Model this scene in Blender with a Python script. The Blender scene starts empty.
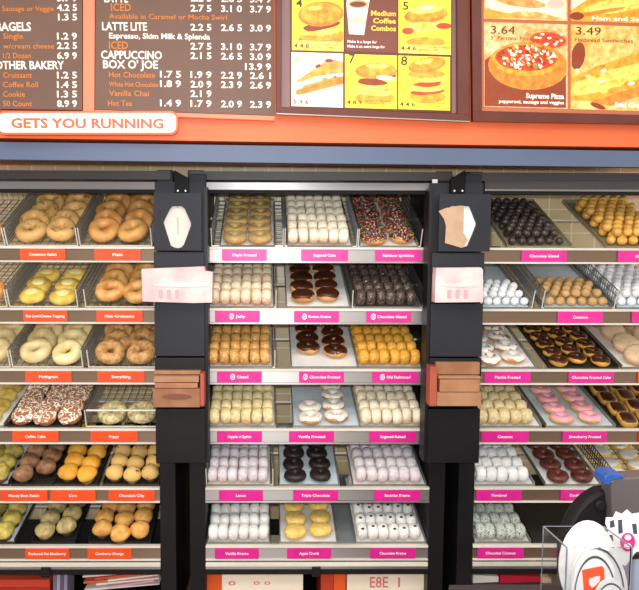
import bpy, bmesh, math, random
from mathutils import Vector, Matrix, Euler
random.seed(7)
SC = bpy.context.scene
COL = SC.collection
R = math.radians
def lin(c):
    c = c / 255.0
    return c / 12.92 if c <= 0.04045 else ((c + 0.055) / 1.055) ** 2.4
def rgb(t): return (lin(t[0]), lin(t[1]), lin(t[2]), 1.0)

# ------------------------------------------------------------------ camera
F = 650.0; PPX = 275.0; PPY = 295.0
EYE = Vector((0.0, -2.51, 1.56))
cd = bpy.data.cameras.new('camera'); cam = bpy.data.objects.new('camera', cd); COL.objects.link(cam)
cd.sensor_width = 36.0; cd.sensor_fit = 'HORIZONTAL'; cd.lens = 36.0 * F / 639.0
cd.shift_x = (319.5 - PPX) / 639.0
cd.clip_start = 0.02
CAMR = (Euler((0, 0, R(-0.6))).to_matrix() @ Euler((R(90 - 4.4), 0, 0)).to_matrix() @ Euler((0, 0, R(0.2))).to_matrix())
cam.matrix_world = Matrix.Translation(EYE) @ CAMR.to_4x4()
SC.camera = cam
SC.view_settings.view_transform = 'Standard'; SC.view_settings.look = 'None'
SC.view_settings.gamma = 1.0; SC.view_settings.use_curve_mapping = False
SC.view_settings.exposure = 0.24
# ------------------------------------------------------------------ light
w = bpy.data.worlds.new('shop_air'); SC.world = w; w.use_nodes = True
w.node_tree.nodes['Background'].inputs[0].default_value = (1.0, 0.93, 0.86, 1)
w.node_tree.nodes['Background'].inputs[1].default_value = 0.95
def area(name, loc, rot, sx, sy, power, col=(1, 1, 1)):
    l = bpy.data.lights.new(name, 'AREA'); l.shape = 'RECTANGLE'; l.size = sx; l.size_y = sy; l.energy = power; l.color = col
    o = bpy.data.objects.new(name, l); COL.objects.link(o); o.location = loc; o.rotation_euler = rot
    return o
area('ceiling_lamp', (0.3, -2.2, 2.85), (0, 0, 0), 2.4, 0.6, 30, (1.0, 0.95, 0.88))
area('ceiling_lamp_front', (0.0, -1.3, 2.84), (R(-12), 0, 0), 2.6, 0.3, 18, (1.0, 0.96, 0.9))
area('camera_flash', (-0.03, -2.50, 1.64), (R(86), 0, R(-2)), 0.07, 0.045, 25, (0.96, 0.98, 1.0))

# ------------------------------------------------------------------ pixel to place on a real plane
def ray(px, py):
    return (CAMR @ Vector(((px - PPX) / F, -(py - PPY) / F, -1.0)))
def P(px, py, Y=0.0):
    d = ray(px, py); t = (Y - EYE.y) / d.y
    return EYE + d * t
def PP(px, py, o, n):
    d = ray(px, py); t = (o - EYE).dot(n) / d.dot(n)
    return EYE + d * t

# ------------------------------------------------------------------ materials
MATS = {}
def mat(name, c1, c2=None, scale=30, rough=0.5, metal=0.0, bump=0.0, emit=0.0, detail=3, sharp=None, spec=None, vary=0.12, coat=0.0):
    if name in MATS: return MATS[name]
    m = bpy.data.materials.new(name); m.use_nodes = True; MATS[name] = m
    nt = m.node_tree; b = nt.nodes['Principled BSDF']; L = nt.links.new
    b.inputs['Roughness'].default_value = rough; b.inputs['Metallic'].default_value = metal
    if spec is not None: b.inputs['Specular IOR Level'].default_value = spec
    if coat: b.inputs['Coat Weight'].default_value = coat; b.inputs['Coat Roughness'].default_value = 0.25
    if c2 is None:
        b.inputs['Base Color'].default_value = rgb(c1)
        col = None
    else:
        tc = nt.nodes.new('ShaderNodeTexCoord'); oi = nt.nodes.new('ShaderNodeObjectInfo')
        ad = nt.nodes.new('ShaderNodeVectorMath'); ad.operation = 'ADD'
        sc = nt.nodes.new('ShaderNodeVectorMath'); sc.operation = 'SCALE'; sc.inputs[0].default_value = (17, 31, 23)
        L(oi.outputs['Random'], sc.inputs['Scale']); L(tc.outputs['Object'], ad.inputs[0]); L(sc.outputs[0], ad.inputs[1])
        nz = nt.nodes.new('ShaderNodeTexNoise'); nz.inputs['Scale'].default_value = scale; nz.inputs['Detail'].default_value = detail
        L(ad.outputs[0], nz.inputs['Vector'])
        rp = nt.nodes.new('ShaderNodeValToRGB')
        lo, hi = (0.35, 0.65) if sharp is None else (sharp - 0.03, sharp + 0.03)
        rp.color_ramp.elements[0].position = lo; rp.color_ramp.elements[1].position = hi
        rp.color_ramp.elements[0].color = rgb(c1); rp.color_ramp.elements[1].color = rgb(c2)
        L(nz.outputs['Fac'], rp.inputs[0])
        hs = nt.nodes.new('ShaderNodeHueSaturation')
        mr = nt.nodes.new('ShaderNodeMapRange'); mr.inputs['To Min'].default_value = 1 - vary; mr.inputs['To Max'].default_value = 1 + vary
        L(oi.outputs['Random'], mr.inputs['Value']); L(mr.outputs[0], hs.inputs['Value']); L(rp.outputs[0], hs.inputs['Color'])
        L(hs.outputs[0], b.inputs['Base Color']); col = hs
        if bump:
            bp = nt.nodes.new('ShaderNodeBump'); bp.inputs['Strength'].default_value = bump; bp.inputs['Distance'].default_value = 0.004
            L(nz.outputs['Fac'], bp.inputs['Height']); L(bp.outputs[0], b.inputs['Normal'])
    if emit:
        b.inputs['Emission Strength'].default_value = emit
        if col: L(col.outputs[0], b.inputs['Emission Color'])
        else: b.inputs['Emission Color'].default_value = rgb(c1)
    return m

def two_tone(name, top, bottom, z0, z1, speck=None, scale=60, rough=0.5, speck_at=0.6):
    """A coating (sugar, glaze) that passes into a second colour towards the bottom of the pastry, with flecks."""
    if name in MATS: return MATS[name]
    m = mat(name, top, tuple(max(0, c - 22) for c in top), scale, rough, bump=0.35, vary=0.08)
    nt = m.node_tree; L = nt.links.new; b = nt.nodes['Principled BSDF']
    src = b.inputs['Base Color'].links[0].from_socket
    tc = [n for n in nt.nodes if n.type == 'TEX_COORD'][0]; nz = [n for n in nt.nodes if n.type == 'TEX_NOISE'][0]
    sp = nt.nodes.new('ShaderNodeSeparateXYZ'); L(tc.outputs['Object'], sp.inputs[0])
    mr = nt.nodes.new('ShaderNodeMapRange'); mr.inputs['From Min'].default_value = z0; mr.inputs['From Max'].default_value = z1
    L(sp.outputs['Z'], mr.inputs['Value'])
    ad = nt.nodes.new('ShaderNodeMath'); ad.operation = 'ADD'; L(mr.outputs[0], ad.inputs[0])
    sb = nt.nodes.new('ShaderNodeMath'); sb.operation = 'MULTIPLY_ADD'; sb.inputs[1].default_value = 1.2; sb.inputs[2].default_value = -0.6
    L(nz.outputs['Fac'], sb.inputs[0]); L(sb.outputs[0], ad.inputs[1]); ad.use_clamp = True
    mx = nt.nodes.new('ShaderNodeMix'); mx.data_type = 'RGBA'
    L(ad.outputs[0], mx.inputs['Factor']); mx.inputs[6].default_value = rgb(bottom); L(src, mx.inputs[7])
    out = mx.outputs[2]
    if speck:
        n2 = nt.nodes.new('ShaderNodeTexNoise'); n2.inputs['Scale'].default_value = 190; L(tc.outputs['Object'], n2.inputs['Vector'])
        gt = nt.nodes.new('ShaderNodeMath'); gt.operation = 'GREATER_THAN'; gt.inputs[1].default_value = speck_at; L(n2.outputs['Fac'], gt.inputs[0])
        m2 = nt.nodes.new('ShaderNodeMix'); m2.data_type = 'RGBA'; L(gt.outputs[0], m2.inputs['Factor']); L(out, m2.inputs[6]); m2.inputs[7].default_value = rgb(speck); out = m2.outputs[2]
    L(out, b.inputs['Base Color'])
    return m

def sprinkle_mat(name, base, dist=0.42, scale=130, white=False):
    if name in MATS: return MATS[name]
    m = mat(name, base, tuple(min(255, c + 15) for c in base), 40, 0.4, vary=0.1)
    nt = m.node_tree; L = nt.links.new; b = nt.nodes['Principled BSDF']
    src = b.inputs['Base Color'].links[0].from_socket
    tc = [n for n in nt.nodes if n.type == 'TEX_COORD'][0]
    v = nt.nodes.new('ShaderNodeTexVoronoi'); v.inputs['Scale'].default_value = scale; L(tc.outputs['Object'], v.inputs['Vector'])
    lt = nt.nodes.new('ShaderNodeMath'); lt.operation = 'LESS_THAN'; lt.inputs[1].default_value = dist; L(v.outputs['Distance'], lt.inputs[0])
    hs = nt.nodes.new('ShaderNodeHueSaturation'); hs.inputs['Saturation'].default_value = 0.9; hs.inputs['Value'].default_value = 1.25
    tn = nt.nodes.new('ShaderNodeVectorMath'); tn.operation = 'MULTIPLY'; tn.inputs[1].default_value = (1.15, .62, .38); L(v.outputs['Color'], tn.inputs[0]); L(tn.outputs[0], hs.inputs['Color'])
    mx = nt.nodes.new('ShaderNodeMix'); mx.data_type = 'RGBA'; L(lt.outputs[0], mx.inputs['Factor']); L(src, mx.inputs[6])
    if white: mx.inputs[7].default_value = rgb((245, 235, 215))
    else: L(hs.outputs[0], mx.inputs[7])
    L(mx.outputs[2], b.inputs['Base Color'])
    return m

def brushed(name, col, rough=0.42, an=0.75):
    if name in MATS: return MATS[name]
    m = bpy.data.materials.new(name); m.use_nodes = True; MATS[name] = m
    nt = m.node_tree; b = nt.nodes['Principled BSDF']
    b.inputs['Base Color'].default_value = rgb(col); b.inputs['Metallic'].default_value = 0.9; b.inputs['Roughness'].default_value = rough
    b.inputs['Anisotropic'].default_value = an
    cx = nt.nodes.new('ShaderNodeCombineXYZ'); cx.inputs[0].default_value = 0.0; cx.inputs[2].default_value = 1.0
    nt.links.new(cx.outputs[0], b.inputs['Tangent'])
    return m

def tile_mat():
    m = bpy.data.materials.new('beige_tile'); m.use_nodes = True; nt = m.node_tree; L = nt.links.new; b = nt.nodes['Principled BSDF']
    tc = nt.nodes.new('ShaderNodeTexCoord'); mp = nt.nodes.new('ShaderNodeMapping'); mp.inputs['Rotation'].default_value = (R(90), 0, 0)
    L(tc.outputs['Object'], mp.inputs[0])
    br = nt.nodes.new('ShaderNodeTexBrick'); br.offset = 0.0; br.inputs['Scale'].default_value = 1.0
    br.inputs['Brick Width'].default_value = 0.108; br.inputs['Row Height'].default_value = 0.108; br.inputs['Mortar Size'].default_value = 0.003
    br.inputs['Color1'].default_value = rgb((222, 202, 158)); br.inputs['Color2'].default_value = rgb((212, 192, 148)); br.inputs['Mortar'].default_value = rgb((240, 228, 200))
    L(mp.outputs[0], br.inputs['Vector']); L(br.outputs['Color'], b.inputs['Base Color']); b.inputs['Roughness'].default_value = 0.35
    return m

BLACK = mat('black_laminate', (20, 20, 22), (25, 25, 27), 8, 0.45, spec=.3)
CHAR = mat('charcoal_laminate', (33, 35, 43), (38, 40, 47), 5, 0.55, spec=.3, vary=0.0)
HOOD = mat('hood_paint', (58, 53, 55), (64, 58, 58), 4, 0.5, vary=0.0)
VOID = mat('matt_black', (12, 12, 13), None, rough=0.8)
STEEL = brushed('brushed_steel', (176, 172, 170))
STEEL_REFL = brushed('steel_brown_reflection', (146, 124, 106), 0.5)  # outer rack rails: dimmer brown reflections put into the steel colour
STEELM = brushed('moulding_steel', (150, 148, 150), 0.4)
LIP = mat('pale_lip', (226, 222, 210), (214, 210, 200), 6, 0.4)
WIRE = mat('wire_steel', (150, 152, 150), None, rough=0.35, metal=0.7)
WIREB = mat('wire_bright', (225, 222, 212), None, rough=0.35, metal=0.2)
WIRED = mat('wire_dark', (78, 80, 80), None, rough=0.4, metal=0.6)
PAN = mat('pan_metal', (165, 165, 160), (145, 145, 140), 12, 0.4, metal=0.6)
PAND = mat('pan_dark', (52, 50, 46), (64, 60, 54), 12, 0.45, metal=0.4)
PAPER = mat('white_liner', (240, 240, 236), (228, 230, 230), 12, 0.7)
PAPERB = mat('bluish_liner', (196, 212, 222), (208, 222, 230), 8, 0.6)
WHITE = mat('white_print', (250, 248, 244), None, rough=0.5)
PINK = mat('magenta_tag', (222, 38, 150), (214, 30, 140), 20, 0.4, vary=0.03)
ORANGE = mat('orange_tag', (238, 82, 32), (228, 74, 28), 20, 0.4, vary=0.03)

# ------------------------------------------------------------------ mesh helpers
def mesh(name, verts, faces, mats, idx=None, smooth=False):
    me = bpy.data.meshes.new(name); me.from_pydata([tuple(v) for v in verts], [], faces)
    for m in (mats if isinstance(mats, (list, tuple)) else [mats]): me.materials.append(m)
    if idx: me.polygons.foreach_set('material_index', idx)
    if smooth: me.polygons.foreach_set('use_smooth', [True] * len(me.polygons))
    me.update(); return me
def origin(o):
    v = Vector((0, 0, 0))
    while o: v = v + o.location; o = o.parent
    return v
class MB:
    def __init__(s): s.v = []; s.f = []; s.i = []; s.mi = 0
    def add(s, vs, fs):
        n = len(s.v); s.v += [Vector(v) for v in vs]; s.f += [tuple(a + n for a in f) for f in fs]; s.i += [s.mi] * len(fs); return s
    def box(s, a, b):
        x0, y0, z0 = [min(p, q) for p, q in zip(a, b)]; x1, y1, z1 = [max(p, q) for p, q in zip(a, b)]
        return s.add([(x0, y0, z0), (x1, y0, z0), (x1, y1, z0), (x0, y1, z0), (x0, y0, z1), (x1, y0, z1), (x1, y1, z1), (x0, y1, z1)],
                     [(0, 3, 2, 1), (4, 5, 6, 7), (0, 1, 5, 4), (1, 2, 6, 5), (2, 3, 7, 6), (3, 0, 4, 7)])
    def rod(s, p, q, r, n=5):
        p = Vector(p); q = Vector(q); d = (q - p).normalized(); u = d.orthogonal().normalized(); w_ = d.cross(u)
        vs = [c + (u * math.cos(2 * math.pi * k / n) + w_ * math.sin(2 * math.pi * k / n)) * r for c in (p, q) for k in range(n)]
        fs = [(k, (k + 1) % n, n + (k + 1) % n, n + k) for k in range(n)] + [tuple(reversed(range(n))), tuple(range(n, 2 * n))]
        return s.add(vs, fs)
    def prism(s, pts, d):
        """closed outline pts pushed along vector d"""
        n = len(pts); d = Vector(d); vs = [Vector(p) for p in pts] + [Vector(p) + d for p in pts]
        return s.add(vs, [tuple(range(n)), tuple(reversed(range(n, 2 * n)))] + [(k, n + k, n + (k + 1) % n, (k + 1) % n) for k in range(n)])
    def build(s, name, mats, parent=None, world=True, smooth=False, bev=0):
        off = origin(parent) if (parent and world) else Vector((0, 0, 0))
        me = mesh(name, [v - off for v in s.v], s.f, mats, s.i, smooth)
        bm = bmesh.new(); bm.from_mesh(me); bmesh.ops.recalc_face_normals(bm, faces=bm.faces); bm.to_mesh(me); bm.free()
        o = bpy.data.objects.new(name, me); COL.objects.link(o)
        if parent: o.parent = parent
        if bev:
            md = o.modifiers.new('edge', 'BEVEL'); md.width = bev; md.segments = 2; md.limit_method = 'ANGLE'
        return o
def tag(o, label=None, cat=None, group=None, kind=None):
    if label: o['label'] = label
    if cat: o['category'] = cat
    if group: o['group'] = group
    if kind: o['kind'] = kind
    return o
def empty(name, loc=(0, 0, 0), rot=(0, 0, 0)):
    o = bpy.data.objects.new(name, None); COL.objects.link(o); o.location = loc; o.rotation_euler = rot; o.empty_display_size = 0.03; return o
def struct(name, mb, m): return tag(mb.build(name, m), kind='structure')

TXT = {}
def text_me(s, bold=0.012):
    if (s, bold) in TXT: return TXT[(s, bold)]
    cu = bpy.data.curves.new('t', 'FONT'); cu.body = s; cu.size = 1.0; cu.offset = bold; cu.resolution_u = 2; cu.extrude = 0.0
    o = bpy.data.objects.new('t', cu); COL.objects.link(o); bpy.context.view_layer.update()
    dg = bpy.context.evaluated_depsgraph_get(); me = bpy.data.meshes.new_from_object(o.evaluated_get(dg))
    bpy.data.objects.remove(o); xs = [v.co.x for v in me.vertices]; x0, x1 = min(xs), max(xs)
    TXT[(s, bold)] = (me, x0, x1); return TXT[(s, bold)]
def letter(s, center, width, height, m, parent, X=Vector((1, 0, 0)), Z=Vector((0, 0, 1)), name='lettering', bold=0.012, world=True):
    """capital height = height, total width = width, centred on center, facing -Y"""
    me0, x0, x1 = text_me(s, bold); sx = width / (x1 - x0); sy = height / 0.70
    off = origin(parent) if world else Vector((0, 0, 0))
    vs = [center - off + X * ((v.co.x - (x0 + x1) / 2) * sx) + Z * ((v.co.y - 0.35) * sy) for v in me0.vertices]
    me = mesh(name, vs, [tuple(p.vertices) for p in me0.polygons], m)
    o = bpy.data.objects.new(name, me); COL.objects.link(o); o.parent = parent; return o

# ------------------------------------------------------------------ setting
WALLY = 0.50
HOODZ = P(275, 192).z
ROWY = {'C': (248.0, 545.5)}
z1r = P(320, 248).z; z6r = P(320, 545.5).z
PITCH = (z1r - z6r) / 5
ZR = [z1r - PITCH * i for i in range(6)]
TILT = [27, 22.5, 20, 17.5, 16, 15]
TL = 0.44
RAILH = 0.058
ROD = [0.298, 0.251, 0.280, 0.229, 0.262, 0.268]
m = MB(); m.box((-2.2, -3.4, -0.05), (2.6, WALLY, 0)); struct('floor', m, mat('floor_tile', (120, 96, 80), (132, 108, 90), 3, 0.4, vary=0))
m = MB(); m.box((-2.2, WALLY, 0), (2.6, WALLY + 0.1, 2.95)); struct('wall_back', m, tile_mat())
m = MB(); m.box((-2.2, -3.4, 2.95), (2.6, WALLY + 0.1, 3.0)); struct('ceiling', m, mat('ceiling_paint', (235, 228, 215), (228, 220, 208), 3, 0.8, vary=0))
# bulkhead over the racks: orange front, slate underside, turned a few degrees to the racks
YAWB = R(3.4)
BX = Vector((math.cos(YAWB), math.sin(YAWB), 0)); BN = Vector((math.sin(YAWB), -math.cos(YAWB), 0)); UP = Vector((0, 0, 1))
BO = P(300, 142.2, -0.20)
zb = BO.z
zl = P(300, 163.0, -0.19).z + .012
def bulk(px, py, off=0.0): return PP(px, py, BO + BN * off, BN)
def bulkpt(a, z, off=0.0): return BO + BX * a + BN * off + UP * (z - zb)
a0, a1 = -1.5, 2.0
m = MB(); m.prism([bulkpt(a0, zb, 0), bulkpt(a1, zb, 0), Vector((2.3, WALLY - .001, zb)), Vector((-2.0, WALLY - .001, zb))], (0, 0, 2.95 - zb))
struct('wall_upper', m, mat('orange_paint', (240, 112, 62), (232, 104, 56), 3, 0.45, vary=0))
m = MB(); m.prism([bulkpt(a0, zl - .012, -.010), bulkpt(a1, zl - .012, -.010), bulkpt(a1, zl + .002, -.16), bulkpt(a0, zl + .002, -.16)], (0, 0, zb - zl))
struct('trim_1', m, mat('slate_paint', (88, 102, 130), (82, 96, 124), 2, 0.5, vary=0))

# ------------------------------------------------------------------ menu boards
def bquad(mb, x0, y0, x1, y1, off, thick=0.0):
    """rectangle between two pixel corners laid on the bulkhead face"""
    c = [bulk(x0, y1, off), bulk(x1, y1, off), bulk(x1, y0, off), bulk(x0, y0, off)]
    if thick: mb.prism([p - BN * thick for p in c], BN * thick)
    else: mb.add(c, [(0, 1, 2, 3)])
    return mb
def btext(s, x0, y, x1, h, m_, parent, off, slope=0.0, bold=0.014):
    c = bulk((x0 + x1) / 2, y, off); a = bulk(x0, y, off); b = bulk(x1, y + slope * (x1 - x0), off)
    wd = (b - a).length; ph = (bulk(x0, y - h / 2, off) - bulk(x0, y + h / 2, off)).length
    X = (b - a).normalized(); c = (a + b) / 2
    return letter(s, c, wd, ph, m_, parent, X=X, Z=X.cross(BN).normalized() * (1 if X.cross(BN).z > 0 else -1), bold=bold)
BROWN = mat('board_brown', (104, 76, 64), (110, 81, 68), 6, 0.5, vary=0)
FRAMEB = mat('frame_maroon', (92, 40, 30), (100, 46, 34), 9, 0.35, vary=0)
MAUVE = mat('mat_mauve', (140, 108, 108), (134, 104, 104), 9, 0.5, vary=0)
SALMON = mat('salmon_trim', (250, 140, 105), (246, 134, 100), 6, 0.45, vary=0)
TORANGE = mat('orange_print', (218, 122, 36), None, rough=0.5)
TWHITE = mat('cream_print', (255, 246, 235), None, rough=0.5)
def skewed(mb, pts, off, thick):
    c = [bulk(x, y, off) for x, y in pts]; mb.prism([p - BN * thick for p in c], BN * thick); return mb
# board 1
b1 = empty('menu_board', bulk(20, 110, 0)); tag(b1, 'brown menu board pricing bagels and other bakery, above the orange tag rack', 'menu board')
skewed(MB(), [(-60, 108.2), (82, 110.0), (82, -70), (-60, -70)], 0.022, 0.02).build('panel', BROWN, b1)
for s, x0, y, x1, h, c in [('New Sausage or Veggie', -14, 8.5, 54, 5, 'o'), ('BAGELS', -4, 26.5, 31, 8.5, 'w'), ('Single', 3, 36, 23, 5.5, 'o'), ('w/cream cheese', 3, 46, 54, 5, 'o'),
                           ('1/2 Dozen', 3, 55.5, 31, 5.5, 'o'), ('OTHER BAKERY', -5, 65, 64, 8, 'w'), ('Croissant', 3, 75, 32, 5.5, 'o'), ('Coffee Roll', 3, 84.5, 38, 5.5, 'o'),
                           ('Cookie', 3, 94, 25, 5.5, 'o'), ('50 Count', 3, 103.5, 32, 5.5, 'o'), ('3.9 9', 57, -2, 77, 6.5, 'w'), ('4.2 5', 57, 7.5, 77, 6.5, 'w'), ('1.3 5', 58, 17, 77, 6.5, 'w'), ('1.2 9', 57, 36, 77, 6.5, 'w'),
                           ('2.2 5', 57, 45.5, 77, 6.5, 'w'), ('6.9 9', 57, 55.5, 77, 6.5, 'w'), ('1.2 5', 57, 75, 77, 6.5, 'w'), ('1.4 5', 57, 84.5, 77, 6.5, 'w'), ('1.3 5', 57, 94, 77, 6.5, 'w'), ('8.9 9', 57, 103.5, 77, 6.5, 'w')]:
    btext(s, x0, y, x1, h, TWHITE if c == 'w' else TORANGE, b1, 0.0228, bold=0.022 if c == 'w' else 0.008)
# board 2
b2 = empty('menu_board', bulk(185, 113, 0)); tag(b2, 'brown menu board pricing lattes, cappuccino and hot drinks, between board of bagels and picture board', 'menu board')
skewed(MB(), [(95, 109.5), (274.5, 115.5), (272, -70), (96, -70)], 0.022, 0.02).build('panel', BROWN, b2)
skewed(MB(), [(95, 110.0), (274.5, 116.0), (274.5, 120.5), (95, 113.5)], 0.026, 0.024).build('bottom_trim', SALMON, b2)
skewed(MB(), [(83, 111), (94.3, 111), (95, -70), (83, -70)], 0.016, 0.014).build('side_trim', SALMON, b2)
rows2 = [('LATTE', 104, -2, 128, 8, 'w'), ('ICED', 111, 7, 131, 7.5, 'o'), ('Available in Caramel or Mocha Swirl', 109, 16, 227, 5, 'o'), ('LATTE LITE', 102, 26, 147, 8, 'w'), ('Espresso, Skim Milk & Splenda', 109, 35.5, 210, 5.5, 'w'),
         ('ICED', 109, 45, 128, 7.5, 'o'), ('CAPPUCCINO', 101, 54.5, 162, 8, 'w'), ("BOX O' JOE", 103, 64, 158, 8, 'w'), ('Hot Chocolate', 109, 74.5, 155, 5.5, 'o'), ('White Hot Chocolate', 109, 84, 158, 5, 'o'),
         ('Vanilla Chai', 109, 93, 149, 5.5, 'o'), ('Hot Tea', 108, 103, 132, 5.5, 'o')]
prices = [(8, ('', '2.7 5', '3.1 0', '3.7 9')), (-2, ('', '2.2 5', '2.6 5', '3.4 9')), (27, ('', '2.2 5', '2.6 5', '3.0 9')), (46, ('', '2.7 5', '3.1 0', '3.7 9')), (55.5, ('', '2.1 5', '2.6 5', '3.0 9')), (65.5, ('', '', '', '13.9 9')),
          (74.5, ('1.7 5', '1.9 9', '2.2 9', '2.6 1')), (84, ('1.8 9', '2.0 9', '2.3 9', '2.6 9')), (93.5, ('', '2.1 9', '', '')), (103.3, ('1.4 9', '1.7 9', '2.0 9', '2.3 9'))]
for s, x0, y, x1, h, c in rows2: btext(s, x0, y, x1, h, TWHITE if c == 'w' else TORANGE, b2, 0.0228, 0.012, bold=0.022 if c == 'w' else 0.008)
for y, ps in prices:
    for s, x in zip(ps, (160, 190.5, 221, 250)):
        if s: btext(s, x - (5 if len(s) > 5 else 0), y + (x - 190) * 0.016, x + 21, 6.5, TWHITE, b2, 0.0228, 0.012, bold=0.022)
# the slogan sign
sg = empty('slogan_sign', bulk(88, 133, 0)); tag(sg, 'white rounded sign reading GETS YOU RUNNING on orange wall under menu boards', 'sign')
def pill(x0, y0, x1, y1, r, off, n=8):
    c = []
    for cx, cy, a in ((x1 - r, y1 - r, 0), (x0 + r, y1 - r, 90), (x0 + r, y0 + r, 180), (x1 - r, y0 + r, 270)):
        for k in range(n + 1):
            t = R(a + 90 * k / n); c.append(bulk(cx + r * math.cos(t), cy + r * math.sin(t), off))
    return c
mb = MB(); mb.prism([p - BN * 0.03 for p in pill(-3, 111, 178, 134.5, 7.5, 0.034)], BN * 0.03); mb.build('backing', mat('sign_edge', (240, 112, 70), None, rough=0.4), sg)
mb = MB(); mb.prism([p - BN * 0.004 for p in pill(-1.5, 113, 176, 132.5, 6, 0.038)], BN * 0.004); mb.build('face', mat('sign_white', (255, 244, 236), None, rough=0.4), sg)
btext('GETS YOU RUNNING', 11, 123, 163.5, 9.5, mat('sign_orange', (236, 104, 72), None, rough=0.4), sg, 0.0388, 0.003, bold=0.035)

# picture boards -------------------------------------------------------------
def pm(name, c, e=0.22):
    if name in ('gold', 'bun', 'egg', 'tan', 'red', 'wheat', 'wheat2', 'honey', 'brown'): return mat('print_' + name, c, (min(255, c[0] + 10), int(c[1] * .76), int(c[2] * .55)), 45, 0.4, emit=e * .8, vary=0, detail=4)
    return mat('print_' + name, c, None, rough=0.4, emit=e)
def blob(cx, cy, rx, ry, rot=0, n=22, wob=0.0, seed=0):
    rr = random.Random(seed); out = []; ph = [rr.uniform(0, 6.28) for _ in range(3)]
    for k in range(n):
        t = 2 * math.pi * k / n; q = 1 + wob * (math.sin(3 * t + ph[0]) + math.sin(5 * t + ph[1]) * 0.6)
        x = rx * math.cos(t) * q; y = ry * math.sin(t) * q; c, s_ = math.cos(R(rot)), math.sin(R(rot))
        out.append((cx + x * c - y * s_, cy + x * s_ + y * c))
    return out
def art(parent, shapes, off, name='food_picture'):
    """flat printed shapes: (outline in pixels, colour material), each a hair above the last, one printed picture"""
    mb = MB(); ms = []
    for k, (pts, m_) in enumerate(shapes):
        if m_ not in ms: ms.append(m_)
        mb.mi = ms.index(m_); mb.add([bulk(x, y, off + 0.00012 * (k + 1)) for x, y in pts], [tuple(range(len(pts)))])
    return mb.build(name, ms, parent)
def clip(pts, x0, y0, x1, y1): return [(min(max(x, x0), x1), min(max(y, y0), y1)) for x, y in pts]
GOLD = pm('gold', (240, 180, 60)); BUN = pm('bun', (226, 150, 60)); YEL = pm('yellow', (255, 222, 60), 0.35); PALE = pm('pale', (255, 242, 190), 0.3); BRN = pm('brown', (140, 72, 40), 0.1)
RED = pm('red', (214, 84, 50)); EGG = pm('egg', (255, 236, 120), 0.3); CREAM = pm('cream', (252, 236, 214), 0.3); GRN = pm('green', (150, 160, 80)); DK = pm('dark', (70, 60, 40), 0.0); PINKB = pm('blush', (240, 190, 170)); TAN = pm('tan', (232, 176, 110)); CHOC = pm('cocoa', (120, 62, 48), 0.1)
PB = bulk(372, 118)
lb = empty('picture_menu', PB); tag(lb, 'maroon framed picture board of numbered breakfast sandwiches and a coffee cup', 'menu board')
fr = MB()
skewed(fr, [(276.5, 113.5), (470, 121.5), (467, -70), (275.5, -70)], 0.02, 0.018); fr.build('back_panel', FRAMEB, lb)
skewed(MB(), [(276.5, 107.5), (470, 114.5), (470, 121.5), (276.5, 113.5)], 0.040, 0.020).build('bottom_rail', FRAMEB, lb)
skewed(MB(), [(276.5, 108), (281, 108.2), (281, -70), (276, -70)], 0.040, 0.020).build('side_rail', FRAMEB, lb)
skewed(MB(), [(458, 114), (469.5, 115), (467, -70), (457, -70)], 0.040, 0.020).build('side_rail', FRAMEB, lb)
skewed(MB(), [(276.5, 113.0), (470, 121.0), (470, 122.0), (276.5, 114.0)], 0.0415, 0.002).build('chrome_edge', STEEL, lb)
skewed(MB(), [(281.5, 107), (458, 113.5), (456, -70), (282, -70)], 0.0215, 0.001).build('mount', MAUVE, lb)
def panel(x0, y0, x1, y1, m_, name='picture_panel', par=None):
    mb = MB(); skewed(mb, [(x0, y1), (x1, y1 + (x1 - x0) * 0.03), (x1, y0 + (x1 - x0) * 0.03), (x0, y0)], 0.024, 0.002); return mb.build(name, m_, par or lb)
OFFP = 0.0242
skewed(MB(), [(290, 108.5), (452, 113), (452.5, -70), (290, -70)], 0.0228, 0.001).build('divider_panel', FRAMEB, lb)
def bunart(cx, cy, tilt, fill, seed):
    return [(blob(cx + 2, cy + 18, 25, 7, tilt, seed=seed), BUN), (blob(cx + 1, cy + 15, 23, 5, tilt, seed=seed), GOLD), (blob(cx - 1, cy + 12.5, 19, 3, tilt, seed=seed), EGG), (blob(cx, cy + 6, 19, 4, tilt - 5, wob=.06, seed=seed), fill),
            (blob(cx, cy - 6, 23, 12.5, tilt, seed=seed), BUN), (blob(cx - 1, cy - 7, 20, 10, tilt, wob=.04, seed=seed + 1), GOLD), (blob(cx + 2, cy - 8, 6, 1.6, tilt, seed=seed), BUN), (blob(cx - 6, cy - 12, 7, 2, tilt, seed=seed), EGG)]
p4 = panel(292, -8, 343.5, 50, YEL); art(p4, [(clip(p, 293, -6, 343, 50), q) for p, q in bunart(321, 20, -4, BRN, 3)] + [([(293, 40), (343, 42), (343, 51), (293, 50)], EGG)], OFFP)
p5 = panel(398.5, -6, 451, 53, YEL); art(p5, [(clip(p, 399, -6, 451, 54), q) for p, q in [(blob(426, 42, 20, 5), GOLD), (blob(427, 27, 22, 5, -6), EGG), (blob(408, 31, 6, 3.5), RED), (blob(444, 26, 8, 3), RED), (blob(426, 15, 22, 8.5, -6), BUN), (blob(427, 13, 20, 6.5, -6), GOLD), (blob(427, 9, 17, 4.5, -6), EGG), (blob(426, 8, 8, 1.8, -6), PALE), (blob(420, 24, 12, 2, -4), EGG)]] + [([(399, 44), (451, 46), (451, 55), (399, 53)], EGG)], OFFP)
p6 = panel(291.5, 52, 343, 106, CREAM)
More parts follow.
